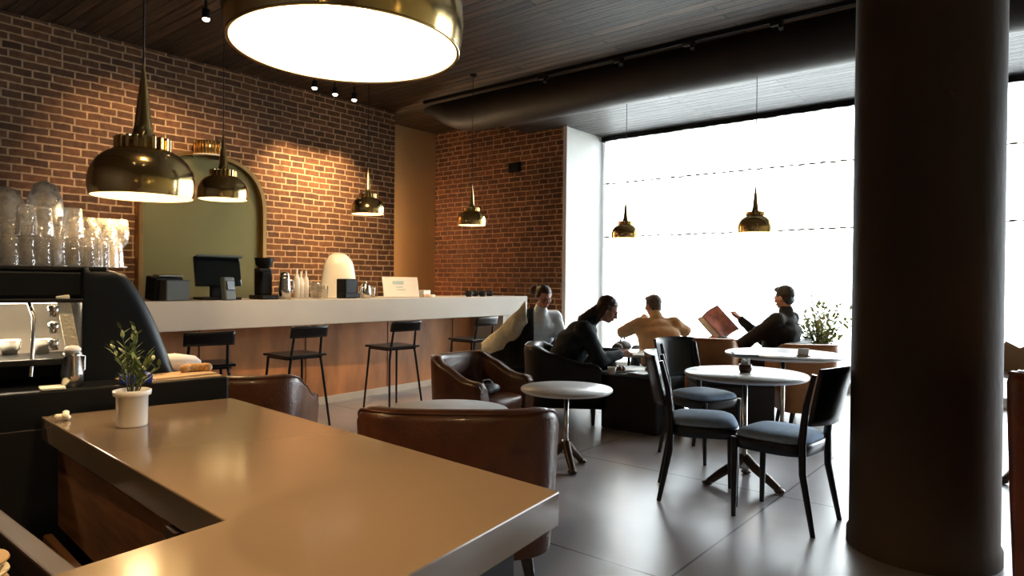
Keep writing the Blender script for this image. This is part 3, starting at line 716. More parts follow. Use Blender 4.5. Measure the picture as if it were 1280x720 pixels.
def cup(px, z, dz, label, mat='whitec'):
    t = on('coffee_cup', label, 'cup', px, z, dz, 'coffee cups')
    MB().lathe([(0, 0), (.025, 0), (.04, .06), (.037, .06), (.022, .006), (0, .006)], seg=24).build('bowl', mat, t)
    MB().tube([(.036, 0, .05), (.06, 0, .045), (.055, 0, .02), (.03, 0, .018)], .004, 8).build('handle', mat, t)
cup(752+14, 5.75, TT, 'white coffee cup at the left end of the black low table')
t = on('brown_bag', 'crumpled brown bag on the small white table behind the low table', 'bag', 779, 6.95, .56)
mb = MB(); mb.ell((0, 0, .06), (.12, .08, .06)); mb.ell((.08, .02, .05), (.07, .06, .05)); mb.ell((-.1, 0, .05), (.06, .06, .05)); mb.build('body', 'darkwood', t)
MB().tube([(-.06, 0, .1), (-.03, 0, .15), (.03, 0, .15), (.06, 0, .1)], .007).build('strap', 'darkwood', t)
# sugar bowl on the front round table
t = on('sugar_bowl', 'small brown glass bowl with white sachets on the round marble table', 'bowl', 933, 4.30, .71)
MB().lathe([(0, 0), (.034, 0), (.042, .02), (.040, .05), (.037, .05), (.038, .02), (.03, .005), (0, .005)], seg=24).build('bowl', 'sugar', t)
mb = MB()
for k in range(9):
    a = k*.7; mb.box((.018*math.cos(a), .018*math.sin(a), .055+.006*(k % 3)), (.018, .006, .045), rz=a, tilt=(.3, 'X'))
mb.build('sachets', 'paper', t)
# things on the far big table
t = on('open_magazine', 'closed grey magazine lying on the larger round table', 'magazine', 932, 5.15, .735, rz=.5)
MB().box((0, 0, .005), (.24, .17, .01), bev=.002).build('cover', 'greyp', t)
t = on('menu_stand', 'small pale card stand on the larger round table', 'menu', 1005, 5.05, .735, rz=heading(0, 1))
MB().box((0, 0, .03), (.08, .01, .06), tilt=(.2, 'X')).build('card', 'paper', t); MB().box((0, 0, .004), (.09, .04, .008)).build('base', 'kraft', t)
# dark bench between tables
t = thing('dark_bench', 'dark brown boxy bench standing behind the round marble table', 'bench', (*W(915, 5.95), 0), heading(0, 1))
MB().box((0, 0, .22), (.66, .34, .36), bev=.015).build('body', 'darkbench', t); MB().box((0, 0, .43), (.7, .38, .06), bev=.02).build('seat_pad', 'blackl', t)
for sx in (-1, 1):
    for sy in (-1, 1): MB().box((sx*.28, sy*.13, .02), (.04, .04, .04)).build('leg', 'blackm', t)
t = thing('dark_handbag', 'small dark handbag with metal buckle lying on the seat of the open leather tub chair', 'bag', (*W(612, 5.22), .395), heading(.8, -.6))
mb = MB(); mb.ell((0, 0, .045), (.12, .07, .045)); mb.ell((.05, .01, .04), (.08, .06, .038)); mb.build('body', 'blackl', t)
MB().tube([(-.07, 0, .07), (-.04, -.03, .11), (.03, -.03, .115), (.07, 0, .075)], .007, 8).build('strap', 'blackl', t)
MB().box((.0, -.066, .05), (.03, .008, .02), bev=.003).build('buckle', 'chrome', t)
# ------------------------------------------------------------------ black chairs with blue seats
def make_chair():
    t = thing('cafe_chair', 'x', 'chair')
    def ring(k, z): return [((.205-.02*(1 if y < 0 else 0)*0)*math.copysign(abs(math.cos(a))**.5, math.cos(a))*k*(1-.10*(math.sin(a) < 0)*abs(math.sin(a))), .20*math.copysign(abs(math.sin(a))**.5, math.sin(a))*k, z) for a in [2*PI*i/36 for i in range(36)] for y in [math.sin(a)]]
    def stack(lay, name, mat):
        vs = []
        for z, k in lay: vs += ring(k, z)
        fs = [(l*36+i, l*36+(i+1) % 36, (l+1)*36+(i+1) % 36, (l+1)*36+i) for l in range(len(lay)-1) for i in range(36)]
        fs += [tuple(range(36))[::-1], tuple(range((len(lay)-1)*36, len(lay)*36))]
        MB().add(vs, fs).build(name, mat, t)
    stack([(.385, 1), (.43, 1.02), (.445, 1.02), (.447, .97)], 'seat_frame', 'blackw')
    stack([(.445, .97), (.458, .99), (.475, .93), (.487, .78), (.492, .4)], 'seat_cushion', 'blue')
    for sx in (-1, 1):
        MB().tube([(sx*.18, .175, .44), (sx*.178, .178, .25), (sx*.175, .18, 0)], [.021, .018, .013], 10).build('leg', 'blackw', t)
        MB().tube([(sx*.180, -.246, .82), (sx*.174, -.205, .66), (sx*.172, -.185, .47), (sx*.172, -.19, .3), (sx*.185, -.25, 0)], [.013, .017, .021, .019, .013], 10).build('leg', 'blackw', t)
    def f(u, v):
        a = (u-.5)*1.25; b = .56+v*.29
        return Vector((.36*math.sin(a)*(1-.12*(1-v)), -.215-.065*v-.06*(math.cos(a)-.81)/.19, b+.012*math.cos(a*2)*v))
    sheet(MB(), f, 20, 8, .014).build('backrest', 'blackw', t)
    return t
ch = make_chair(); GC = 'black cafe chairs'
x, y = W(880, 4.05); ch.location = (x, y, 0); ch.rotation_euler = (0, 0, heading(.94, -.22)); ch['label'] = 'black chair with blue seat left of the round marble table'; ch['group'] = GC
x, y = W(978, 3.68); dup(ch, (x, y, 0), heading(-.70, .70), 'black chair with blue seat at right, beside the pillar', GC)
x, y = W(880, 4.95); dup(ch, (x, y, 0), heading(.55, -.85), 'black chair on the far side of the round marble table', GC)
# ------------------------------------------------------------------ plant behind the tan chair
def leaf(mb, p, d, l, w):
    d = Vector(d).normalized(); s = d.cross(Vector((0, 0, 1)))
    if s.length < .1: s = Vector((1, 0, 0))
    s.normalize(); nn = s.cross(d); p = Vector(p)
    vs = [p, p+d*l*.35+s*w*.5, p+d*l*.35-s*w*.5, p+d*l*.75+s*w*.35-nn*l*.03, p+d*l*.75-s*w*.35-nn*l*.03, p+d*l-nn*l*.08, p+d*l*.4+nn*w*.15]
    mb.add(vs, [(0, 1, 6), (0, 6, 2), (1, 3, 6), (6, 4, 2), (3, 5, 6), (6, 5, 4)])
t = thing('tall_potted_plant', 'leafy yellow-green plant in a floor pot behind the tan chair', 'plant', (*W(1026, 7.3), 0))
MB().lathe([(0, 0), (.13, 0), (.17, .36), (.175, .38), (.16, .38), (.15, .34), (0, .34)], seg=32).build('pot', 'whitec', t)
sm, lm = MB(), MB(); rnd = random.Random(3)
for i in range(46):
    a = rnd.random()*2*PI; sp = .08+rnd.random()*.26; h = .70+rnd.random()*.44
    if i > 42: a = -TH-.2+.3*rnd.random(); a = math.atan2(RT[1], RT[0]); sp = .52; h = 1.0+.09*(i-43)
    pts = [Vector((.04*math.cos(a), .04*math.sin(a), .33)), Vector((sp*.3*math.cos(a), sp*.3*math.sin(a), .33+(h-.33)*.5)), Vector((sp*math.cos(a), sp*math.sin(a), h))]
    sm.tube(pts, [.004, .003, .002], 5)
    for k in range(16):
        f = .35+.65*k/15; q = pts[0].lerp(pts[1], min(1, f*2)) if f < .5 else pts[1].lerp(pts[2], f*2-1)
        leaf(lm, q, (rnd.uniform(-1, 1), rnd.uniform(-1, 1), rnd.uniform(-.2, .9)), .06+.03*rnd.random(), .036)
sm.build('stems', 'stem', t); lm.build('leaves', 'leafy', t, recalc=False)
# ------------------------------------------------------------------ near counter (L shaped)
cp = [(1.002, .706), (1.098, 2.063), (.603, 2.159), (.532, 1.02), (-.6, .905), (-.6, .498)]
ct = thing('stone_counter', 'near L-shaped counter with thick polished stone top', 'counter', (.8, 1.0, 0))
loc = lambda P: [(x-.8, y-1.0) for x, y in P]
MB().prism(loc(cp), .827, .89, .003).build('counter_top', 'counter', ct)
base = [(.95, .77), (1.04, 2.02), (.65, 2.10), (.56, .975), (-.55, .86), (-.55, .56)]
MB().prism(loc(base), .0, .826).build('counter_base', 'blackp', ct)
# wood boards on the server side
def side(a, b, off, z0, z1, name, mat, th=.02):
    a, b = Vector((*a, 0)), Vector((*b, 0)); d = (b-a).normalized(); nn = Vector((-d.y, d.x, 0)); c = (a+b)/2+nn*off
    return MB().box((c.x-.8, c.y-1.0, (z0+z1)/2), ((b-a).length, th, z1-z0), rz=math.atan2(d.y, d.x), bev=.003).build(name, mat, ct)
side((.56, .99), (.645, 2.09), .012, .60, .825, 'side_board', 'counterwood')
side((.55, .99), (.635, 2.09), .035, .44, .585, 'drawer_front', 'counterwood')
side((.578, 1.20), (.583, 1.25), .026, .70, .822, 'hinge_block', 'darkwood', .03)
side((.54, 1.0), (.62, 2.05), .05, .40, .43, 'lower_rail', 'chrome', .02)
# under counter bench with open well on the left
ub = thing('under_counter_bench', 'dark low work bench with a worn wooden front rail behind the counter', 'bench', (.22, 1.50, 0))
MB().box((-.03, .0, .33), (.34, .96, .66), bev=.01).build('body', 'blackp', ub)
MB().box((.225, .0, .69), (.045, .98, .05), bev=.005).build('front_rail', 'darkwood', ub)
MB().box((-.02, .0, .664), (.012, .96, .014), bev=.003).build('steel_strip', 'chrome', ub)
for yy in (-.45, .45): MB().box((.22, yy, .333), (.05, .04, .665), bev=.004).build('post', 'darkwood', ub)
t = thing('stacked_dishes', 'pile of tan round dishes at the bottom left edge', 'dishes', (.30, 1.46, .66))
for k in range(6): MB().lathe([(0, .0), (.035, 0), (.06, .014), (.058, .018), (.03, .006), (0, .006)], (0, 0, .02*k), 28).build('dish', 'kraft' if k % 2 else 'cream', t)
# raised service cabinet at the end of the counter
CB = math.atan2(.19, -.982)-PI   # local -x runs left along the front
FR = Vector((1.105, 2.085, 0)); e1 = Vector((-.982, .19, 0)).normalized(); e2 = Vector((.19, .982, 0)).normalized()
def cab(s, t_, z=0): v = FR+e1*s+e2*t_; return (v.x, v.y, z)
KT = .953
c = thing('service_cabinet', 'black raised cabinet at the far end of the near counter', 'cabinet', cab(.8, .31), CB)
MB().box((0, 0, KT/2), (1.6, .58, KT), bev=.006).build('body', 'blackp', c)
MB().box((-.0, -.285, .50), (1.5, .012, .7), bev=.004).build('door', 'blackm', c)
# espresso machine
em = thing('espresso_machine', 'large black espresso machine with flared navy side and rows of glasses on top', 'espresso machine', cab(.72, .33, KT), CB)
MT = 1.306-KT
# local: x right(+ toward counter end), y back, z up
MB().box((-.01, .055, MT-.055), (.82, .39, .105), bev=.02).build('upper_body', 'blackp', em)
mb = MB(); mb.box((0, -.135, MT-.006), (.80, .012, .012), bev=.003)
mb.box((0, .25, MT+.004), (.80, .008, .008)); mb.build('cup_rail', 'blackm', em)
MB().box((-.04, -.148, MT-.105), (.78, .014, .012), bev=.003).build('front_trim', 'blackm', em)
MB().box((0, .10, .03), (.86, .34, .06), bev=.012).build('base', 'blackp', em)
MB().box((-.03, .09, .155), (.76, .01, .19)).build('backsplash', 'skirting', em)
mb = MB(); ns = 20; ring = []
for i in range(ns+1):
    v = i/ns; z = v*(MT-.004); w = .175*(1-v)**.6; x0, x1 = .33, .425+w; y0, y1 = -.15-.02*(1-v), .26
    rr = .045; pts = []
    for cx, cy, a0 in ((x1-rr, y0+rr, -PI/2), (x1-rr, y1-rr, 0), (x0+.01, y1-.01, PI/2), (x0+.01, y0+.01, PI)):
        r2 = rr if cx > .4 else .01
        for k in range(5): pts.append((cx+r2*math.cos(a0+PI/2*k/4), cy+r2*math.sin(a0+PI/2*k/4), z))
    ring.append(pts)
m_ = 20; mb.add([p for r in ring for p in r], [(i*m_+k, i*m_+(k+1) % m_, (i+1)*m_+(k+1) % m_, (i+1)*m_+k) for i in range(ns) for k in range(m_)])
mb.add(ring[0], [tuple(range(m_))], False); mb.add(ring[-1], [tuple(range(m_))], False); mb.build('side_cowl', 'navy', em)
MB().box((.30, -.14, .155), (.035, .012, .22), bev=.003, tilt=(-.16, 'Y')).build('end_strip', 'cream', em, 'pale strip beside the group heads')
for k, xx in enumerate((-.28, -.02)):
    MB().lathe([(0, .0), (.045, 0), (.05, .02), (.05, .07), (.035, .10), (0, .10)], (xx, -.05, .155), 28).build('group_head', 'blackp', em)
    h = MB(); h.tube([(xx, -.05, .145), (xx, -.12, .14), (xx+.01, -.22, .125)], [.03, .014, .016], 12); h.lathe([(0, 0), (.036, 0), (.038, .03), (0, .03)], (xx, -.05, .13), 24)
    h.build('portafilter', 'blackp' if k else 'brassd', em)
MB().tube([(.20, -.10, .25), (.21, -.16, .2), (.205, -.19, .10), (.2, -.20, .03)], .006, 8).build('steam_wand', 'chrome', em)
MB().box((-.03, -.10, .07), (.7, .22, .02), bev=.004).build('drip_tray', 'blackm', em)
for k in range(3):
    MB().lathe([(0, 0), (.012, 0), (.016, .03), (.006, .035), (0, .035)], (.26, -.15, .20-.05*k), 16).build('control_knob', 'chrome', em)
def emp(x, y, z): v = Matrix.Translation(em.location) @ Matrix.Rotation(CB, 4, 'Z') @ Vector((x, y, z)); return (v.x, v.y, v.z)
MB().tube([(-.36, -.06, .243), (.30, -.06, .243)], .006).build('fill_strip', 'spotlens', em)  # glowing strip added to brighten the machine opening and backsplash
l = bpy.data.lights.new('fill_strip_beam', 'AREA'); l.shape = 'RECTANGLE'; l.size = .6; l.size_y = .02; l.energy = 2.2; l.color = (1, .80, .55)
o = bpy.data.objects.new('fill_strip_beam', l); col.objects.link(o); o.location = emp(-.03, -.06, .235); o.rotation_euler = (-.5, 0, CB)
# white espresso cups standing in the opening
EC = 'white espresso cups inside the machine'
def ecup(x, y, lb):
    t = thing('espresso_cup', lb, 'cup', emp(x, y, .081), .4*x*10, EC)
    MB().lathe([(0, 0), (.018, 0), (.03, .045), (.027, .045), (.016, .005), (0, .005)], seg=20).build('bowl', 'whitec', t)
    MB().tube([(.026, 0, .036), (.044, 0, .032), (.04, 0, .014), (.022, 0, .014)], .003, 6).build('handle', 'whitec', t)
for x_, y_, lb in ((.09, .03, 'white espresso cup on the drip tray, left of three'), (.16, .05, 'white espresso cup on the drip tray, middle of three'), (.24, .03, 'white espresso cup on the drip tray, right of three')): 
    t = ecup(x_, -.07+y_, lb)
# milk jug + shakers in front of machine
t = thing('milk_jug', 'tall steel milk jug with lid in front of the espresso machine', 'jug', cab(.425, .065, KT), .6)
MB().lathe([(0, 0), (.027, 0), (.029, .04), (.022, .09), (.026, .10), (.022, .10), (.018, .09), (0, .09)], seg=28).build('body', 'chrome', t)
MB().ell((0, 0, .108), (.022, .022, .014)).build('lid', 'whitec', t)
MB().tube([(.024, 0, .09), (.048, 0, .085), (.048, 0, .045), (.027, 0, .035)], .0035, 8).build('handle', 'chrome', t)
t = thing('cloth_tray', 'small pale cloth folded beside the steel milk jug', 'cloth', cab(.475, .05, KT), CB)
MB().box((0, 0, .004), (.06, .06, .008), bev=.003).build('fold', 'cream', t)
# glasses on the machine
def gtop(x, y): return emp(x, y, MT+.001)
glm = {}
def place_lathe(name, key, prof, loc_, label, cat, group, mat='glass', seg=20, bump=0):
    if key not in glm:
        mb = MB(); mb.lathe(prof, seg=seg); o = mb.build(name, mat); glm[key] = o
    else: o = glm[key].copy(); col.objects.link(o)
    o.location = loc_; o.rotation_euler = (0, 0, random.random()*6); tag(o, label, cat, group); return o
inv = lambda r, h: [(r, 0), (r*.82, h-.008), (r*.74, h), (0, h), (0, h-.008), (r*.74-.004, h-.01), (r-.0025, 0)]
def wine(h=.15): return [(0, 0), (.032, 0), (.033, .004), (.006, .010), (.004, .05), (.012, .06), (.034, .085), (.038, .115), (.032, h), (.030, h), (.036, .115), (.031, .087), (.009, .064), (0, .062)]
def gx(px, yl):
    lo, hi = -.45, .5
    for _ in range(40):
        mid = (lo+hi)/2; q = emp(mid, yl, 0); zz = q[0]*FW[0]+q[1]*FW[1]; lt = q[0]*RT[0]+q[1]*RT[1]
        if 640+lt/zz*FPX < px: lo = mid
        else: hi = mid
    return lo
for px in (142, 125, 108, 91, 72, 53, 33, 12):
    place_lathe('glass_tumbler', 'a', inv(.030, .09), gtop(gx(px, -.09), -.09), 'clear upturned tumbler in the front row on top of the espresso machine', 'glass', 'upturned tumblers on the machine front row')
for px in (135, 115, 95, 68, 42, 14):
    place_lathe('tall_glass', 'b', inv(.033, .125), gtop(gx(px, -.015), -.015), 'taller clear glass in the second row on the espresso machine', 'glass', 'taller glasses in the second row on the machine')
for px in (146, 127, 106, 86):
    place_lathe('stemmed_glass', 'c', wine(.165), gtop(gx(px, .065), .065), 'stemmed wine glass behind the tumblers on the espresso machine', 'glass', 'stemmed glasses on the machine')
for px in (82, 33, 53):
    place_lathe('glass_tumbler', 'a', inv(.030, .09), emp(gx(px, -.09) if px != 82 else gx(91, -.09), -.09, MT+.0925), 'clear tumbler stacked upside down on the front row of glasses', 'glass', 'second layer of tumblers on the machine')
def jug_prof(r, h): return [(r, 0), (r*1.02, h*.3), (r*.98, h*.55), (r*.8, h*.8), (r*.5, h*.95), (0, h), (0, h-.01), (r*.48, h*.94), (r*.77, h*.79), (r*.94, h*.55), (r*.98, h*.3), (r*.96, 0)]
place_lathe('glass_dome_jug', 'd', jug_prof(.060, .29), gtop(gx(56, .15), .15), 'big upturned clear jug, the tallest glass on the espresso machine', 'jug', None, 'plastic', 32)
place_lathe('glass_dome_jug', 'd2', jug_prof(.066, .26), gtop(gx(6, .15), .15), 'big upturned clear jug at the far left of the glasses', 'jug', None, 'plastic', 32)
place_lathe('glass_bowl', 'e', jug_prof(.055, .20), gtop(-.02, .06+.01), 'rounded clear glass bowl upturned before the far left jug', 'bowl', None, 'glass', 32) if False else None
# ------------------------------------------------------------------ food, papers on the service cabinet
t = thing('wrapped_sandwich', 'paper-wrapped sandwich roll on the raised cabinet', 'sandwich', cab(.155, .22, KT), CB)
mb = MB(); mb.tube([(-.11, 0, .03), (-.07, 0, .033), (.04, .0, .034), (.1, 0, .028), (.12, 0, .024)], [.018, .03, .032, .026, .012], 14); mb.build('paper', 'paper', t)
mb = MB()
for k in range(4): mb.ell((-.115-.01*k, .008*math.sin(k*2), .03+.006*k), (.02, .018, .014), seg=10, ring=7)
mb.build('bread', 'pastry', t)
t = thing('paper_sheets', 'loose paper sheets beneath the wrapped sandwich', 'paper', cab(.16, .11, KT), CB+.05)
mb = MB(); mb.box((0, 0, .002), (.28, .16, .004)); mb.box((.03, .0, .007), (.2, .12, .004), rz=.15); mb.build('sheets', 'kraft', t)
t = thing('blue_packet', 'bright blue packet at the left of the papers', 'packet', cab(.265, .04, KT), CB)
MB().box((0, 0, .015), (.085, .05, .03), bev=.008, tilt=(.05, 'X')).build('wrap', 'bluep', t)
t = thing('croissant', 'small golden pastry lying next to the wrapped sandwich', 'pastry', cab(.07, .14, KT+.005), CB)
mb = MB()
for k in range(7):
    a = -1.1+k*.366; mb.ell((.04*math.sin(a), .03*math.cos(a)-.02, .016), (.016, .014*(1.3-abs(k-3)*.2), .015), seg=10, ring=7)
mb.build('crust', 'pastry', t)
t = thing('crumpled_wrapper', 'tiny crumpled cream wrapper on the counter left of the plant pot', 'wrapper', (.62, 2.05, .89))
mb = MB()
for k in range(5): mb.ell((.012*math.cos(k*1.7), .012*math.sin(k*1.7), .008+.003*k), (.009, .007, .007), seg=8, ring=6)
mb.build('ball', 'cream', t)
# potted olive sprig
x, y = W(166, 1.735); t = thing('potted_plant', 'small green herb in a white pot on the stone counter', 'plant', (x, y, .89))
MB().lathe([(0, 0), (.034, 0), (.036, .004), (.037, .078), (.044, .080), (.045, .092), (.040, .094), (.036, .082), (0, .080)], seg=40).build('pot', 'whitec', t)
MB().lathe([(0, .079), (.036, .079), (.036, .083), (0, .085)], seg=24).build('soil', 'soil', t)
sm, lm = MB(), MB(); rnd = random.Random(11)
dirs = [(-.85, .2, .105), (-.35, -.2, .17), (-.1, .3, .175), (.1, .1, .15), (.5, .1, .10), (.75, -.2, .095), (-.6, -.3, .13), (.3, -.4, .10), (.6, .4, .085), (-.2, .1, .12), (.9, .3, .07)]
for dx, dy, h in dirs:
    vx = RT[0]*dx+FW[0]*dy; vy = RT[1]*dx+FW[1]*dy; s_ = .065
    pts = [Vector((vx*.012, vy*.012, .08)), Vector((vx*s_*.45, vy*s_*.45, .08+h*.55)), Vector((vx*s_, vy*s_, .08+h))]
    sm.tube(pts, [.0018, .0014, .0008], 6)
    nl = 10
    for k in range(nl):
        f = .25+.75*k/(nl-1); q = pts[0].lerp(pts[1], f*2) if f < .5 else pts[1].lerp(pts[2], f*2-1)
        an = rnd.random()*2*PI
        leaf(lm, q, (math.cos(an), math.sin(an), .5+.9*rnd.random()), .026+.012*rnd.random(), .010)
sm.build('stems', 'stem', t); lm.build('leaves', 'leaf', t, recalc=False)
# ------------------------------------------------------------------ people
def fuse(mb, name, mat, parent, vox=.011, smooth=6, disp=0, dscale=9, label=None):
    me = bpy.data.meshes.new('tmp'); mb.bm.to_mesh(me); mb.bm.free()
    o = bpy.data.objects.new('tmp', me); col.objects.link(o)
    r = o.modifiers.new('r', 'REMESH'); r.mode = 'VOXEL'; r.voxel_size = vox
    s = o.modifiers.new('s', 'SMOOTH'); s.iterations = smooth; s.factor = .5
    dg = bpy.context.evaluated_depsgraph_get(); dg.update()
    m2 = bpy.data.meshes.new_from_object(o.evaluated_get(dg))
    bpy.data.objects.remove(o)
    m2.name = name; m2.materials.clear(); m2.materials.append(M[mat])
    if disp:
        nn = [v.normal.copy() for v in m2.vertices]
        for v, q in zip(m2.vertices, nn):
            p = v.co; k = noise.noise(Vector((p.x*dscale, p.y*dscale, p.z*dscale*2.2)))+.5*noise.noise(p*dscale*2.3)
            v.co = p+q*k*disp
    for p in m2.polygons: p.use_smooth = True
    o = bpy.data.objects.new(name, m2); col.objects.link(o); o.parent = parent
    if label: o['label'] = label
    return o
def person(label, loc, rz, J, top, hair, hairstyle='short', quilt=False, bottom='denim', bulk=1.0):
    t = thing('person', label, 'person', (*loc, 0), rz)
    V = {k: Vector(v) for k, v in J.items() if k not in ('yaw', 'pitch', 'roll')}
    hd = V['head']; R = Matrix.Rotation(J.get('yaw', 0), 4, 'Z') @ Matrix.Rotation(J.get('pitch', 0), 4, 'X') @ Matrix.Rotation(J.get('roll', 0), 4, 'Y')
    hp = lambda x, y, z: hd+(R @ Vector((x, y, z)))
    b = MB()
    # head
    b.ell(hp(0, -.012, .03), (.076, .094, .088), R); b.ell(hp(0, .022, -.035), (.058, .066, .075), R); b.ell(hp(0, .058, -.085), (.028, .024, .022), R)
    b.ell(hp(0, .080, .012), (.045, .02, .022), R)
    b.tube([hp(0, .080, .012), hp(0, .104, -.028)], [.009, .017], 10); b.ell(hp(0, .105, -.030), (.016, .014, .012), R)
    b.ell(hp(0, .088, -.062), (.024, .012, .011), R); b.ell(hp(.042, .055, -.02), (.026, .026, .024), R); b.ell(hp(-.042, .055, -.02), (.026, .026, .024), R)
    for sx in (-1, 1): b.ell(hp(sx*.078, -.008, -.008), (.011, .020, .032), R)
    b.cap(V['neck'], hp(0, -.02, -.06), .056, .052)
    # torso
    pel, che = V['pelvis'], V['chest']; n = 7
    yawT = Matrix.Rotation(J.get('tw', 0) if 'tw' in J else 0, 4, 'Z')
    for i in range(n+1):
        k = i/n; c_ = pel.lerp(che, k); wx = .155-.03*math.sin(k*PI)+.015*k; b.ell(c_, (wx, .105+.01*k, .10))
    b.ell(che.lerp(V['neck'], .5), (.12, .085, .09))
    for s_ in 'LR':
        b.cap(V['sh'+s_], V['el'+s_], .046, .036); b.cap(V['el'+s_], V['wr'+s_], .036, .024); b.cap(che.lerp(V['neck'], .45), V['sh'+s_], .07, .048)
        b.cap(V['hip'+s_], V['kn'+s_], .078, .052); b.cap(V['kn'+s_], V['an'+s_], .050, .034); b.cap(V['an'+s_], V['an'+s_]+Vector((0, .12, -.03)), .034, .026)
        # hand
        w, e = V['wr'+s_], V['el'+s_]; d = (w-e).normalized()
        if 'hd'+s_ in V: d = V['hd'+s_].normalized()
        sd = d.cross(Vector((0, 0, 1)))
        if sd.length < .2: sd = d.cross(Vector((0, 1, 0)))
        sd.normalize(); up = sd.cross(d)
        b.cap(w, w+d*.075, .024, .030)
        ln = (.062, .075, .080, .072); curl = -up
        for f in range(4):
            q0 = w+d*.08+sd*(.028-.0187*f); L_ = ln[f]
            q1 = q0+(d*.85+curl*.25)*L_*.45; q2 = q1+(d*.6+curl*.6)*L_*.3; q3 = q2+(d*.25+curl*.8)*L_*.25
            b.tube([q0-d*.02, q0, q1, q2, q3], [.010, .0095, .009, .0085, .007], 8)
        q0 = w+d*.03+sd*.024*(1 if s_ == 'L' else -1); q1 = q0+(sd*(1 if s_ == 'L' else -1)*.7+d*.7)*.035; q2 = q1+(d*.9+curl*.3)*.03
        b.tube([w, q0, q1, q2], [.014, .012, .010, .008], 8)
    fuse(b, 'body', 'skin', t, .0075, 3)
    # clothes
    j = MB()
    for i in range(n+1):
        k = i/n; c_ = pel.lerp(che, k); wx = .205-.01*math.sin(k*PI)+.02*k
        g = 1+(.07*math.sin(k*PI*8) if quilt else 0)
        j.ell(c_, (wx*g*bulk, (.145+.02*k)*g*bulk, .085 if quilt else .105))
    j.ell(che.lerp(V['neck'], .40), (.165*bulk, .125*bulk, .10))
    for s_ in 'LR':
        j.cap(che.lerp(V['neck'], .55), V['sh'+s_], .085, .074)
        if quilt:
            for a_, b_, r0, r1 in ((V['sh'+s_], V['el'+s_], .078, .066), (V['el'+s_], V['wr'+s_], .066, .05)):
                for i in range(5): j.ell(a_.lerp(b_, i/5+.1), (r0+(r1-r0)*i/4,)*3, seg=14, ring=10)
            j.cap(V['sh'+s_], V['el'+s_], .062, .055); j.cap(V['el'+s_], V['wr'+s_], .055, .04)
        else:
            j.cap(V['sh'+s_], V['el'+s_], .080, .070); j.cap(V['el'+s_], V['wr'+s_].lerp(V['el'+s_], .08), .070, .046)
    nk = V['neck']; j.cap(nk+Vector((0, -.01, -.02)), nk.lerp(hp(0, -.02, -.06), .3), .078, .072)
    fuse(j, 'jacket', top, t, .014, 5, .007, 8)
    tr_ = MB()
    tr_.ell(pel+Vector((0, .02, -.04)), (.18, .13, .10))
    for s_ in 'LR':
        tr_.cap(V['hip'+s_], V['kn'+s_], .092, .068); tr_.cap(V['kn'+s_], V['an'+s_]+Vector((0, 0, .03)), .066, .05)
    fuse(tr_, 'trousers', bottom, t, .014, 5, .005, 8)
    for s_ in 'LR':
        sh = MB(); a_ = V['an'+s_]; sh.ell(a_+Vector((0, .0, -.035)), (.042, .06, .045)); sh.ell(a_+Vector((0, .09, -.055)), (.045, .09, .032)); fuse(sh, 'shoe', 'blackl', t, .01, 3)
    h = MB()
    h.ell(hp(0, -.022, .043), (.086, .100, .090), R)
    if hairstyle == 'short':
        h.ell(hp(0, .045, .092), (.06, .05, .032), R); h.ell(hp(0, -.06, -.02), (.070, .045, .06), R)
    if hairstyle == 'long':
        h.ell(hp(0, -.05, -.01), (.080, .065, .085), R); h.cap(hp(0, -.07, -.04), V['neck']+Vector((.02, -.05, .01)), .058, .05)
        for sx in (-1, 1): h.cap(hp(sx*.075, -.01, .03), hp(sx*.07, -.03, -.12), .022, .02)
    if hairstyle == 'bun':
        h.ell(hp(0, -.05, -.0), (.080, .062, .08), R); h.ell(hp(.05, -.125, .04), (.06, .055, .055), R)
        for sx in (-1, 1): h.cap(hp(sx*.077, .0, .03), hp(sx*.074, -.02, -.05), .02, .012)
    # keep the face free
    bm = h.bm
    Ri = R.inverted()
    for v in bm.verts:
        q = Ri @ (v.co-hd)
        if q.y > .045 and q.z < .05 and abs(q.x) < .075: v.co = hd+(R @ Vector((q.x*.8, min(q.y, .03), q.z)))
    fuse(h, 'hair', hair, t, .008, 3, .004, 30)
    for sx in (-1, 1):
        MB().ell(hp(sx*.031, .083, .001), (.013, .008, .007), R, 12, 8).build('eye', 'eyes', t)
        MB().tube([hp(sx*.016, .096, .020), hp(sx*.046, .084, .020)], .004, 6).build('eyebrow', hair, t)
    MB().ell(hp(0, .101, -.060), (.021, .005, .006), R, 12, 8).build('mouth', 'lips', t)
    return t
def seated(lean=0, hipz=.47, hx=0, L=.36, hf=0, **kw):
    """local +Y forward, pelvis over the origin"""
    pel = Vector((0, -.05, hipz))
    che = pel+Vector((hx, math.sin(lean)*L, math.cos(lean)*L)); nk = che+Vector((hx*.4, math.sin(lean*1.1)*.19, math.cos(lean*1.1)*.19))
    J = dict(pelvis=pel, chest=che, neck=nk, head=nk+Vector((0, .04+math.sin(lean)*.1+hf, .155-hf*.55)),
             shL=che+Vector((-.19, math.sin(lean)*.12, math.cos(lean)*.12)), shR=che+Vector((.19, math.sin(lean)*.12, math.cos(lean)*.12)),
             hipL=(-.10, 0, hipz-.02), hipR=(.10, 0, hipz-.02), knL=(-.14, .43, .50), knR=(.14, .43, .50), anL=(-.14, .50, .09), anR=(.14, .50, .09))
    J.update(kw); return J
# person 1: pale blue puffer, facing the camera side, head down to the right
hd1 = heading(.35, -.94)
person('person in a pale blue quilted jacket sitting by the bar end, face lowered', P1, hd1,
       seated(.42, .46, elL=(-.27, .20, .60), elR=(.27, .20, .60), wrL=(-.10, .42, .60), wrR=(.12, .42, .60), pitch=-.35, yaw=.15), 'jblue', 'hairb', 'bun', True)
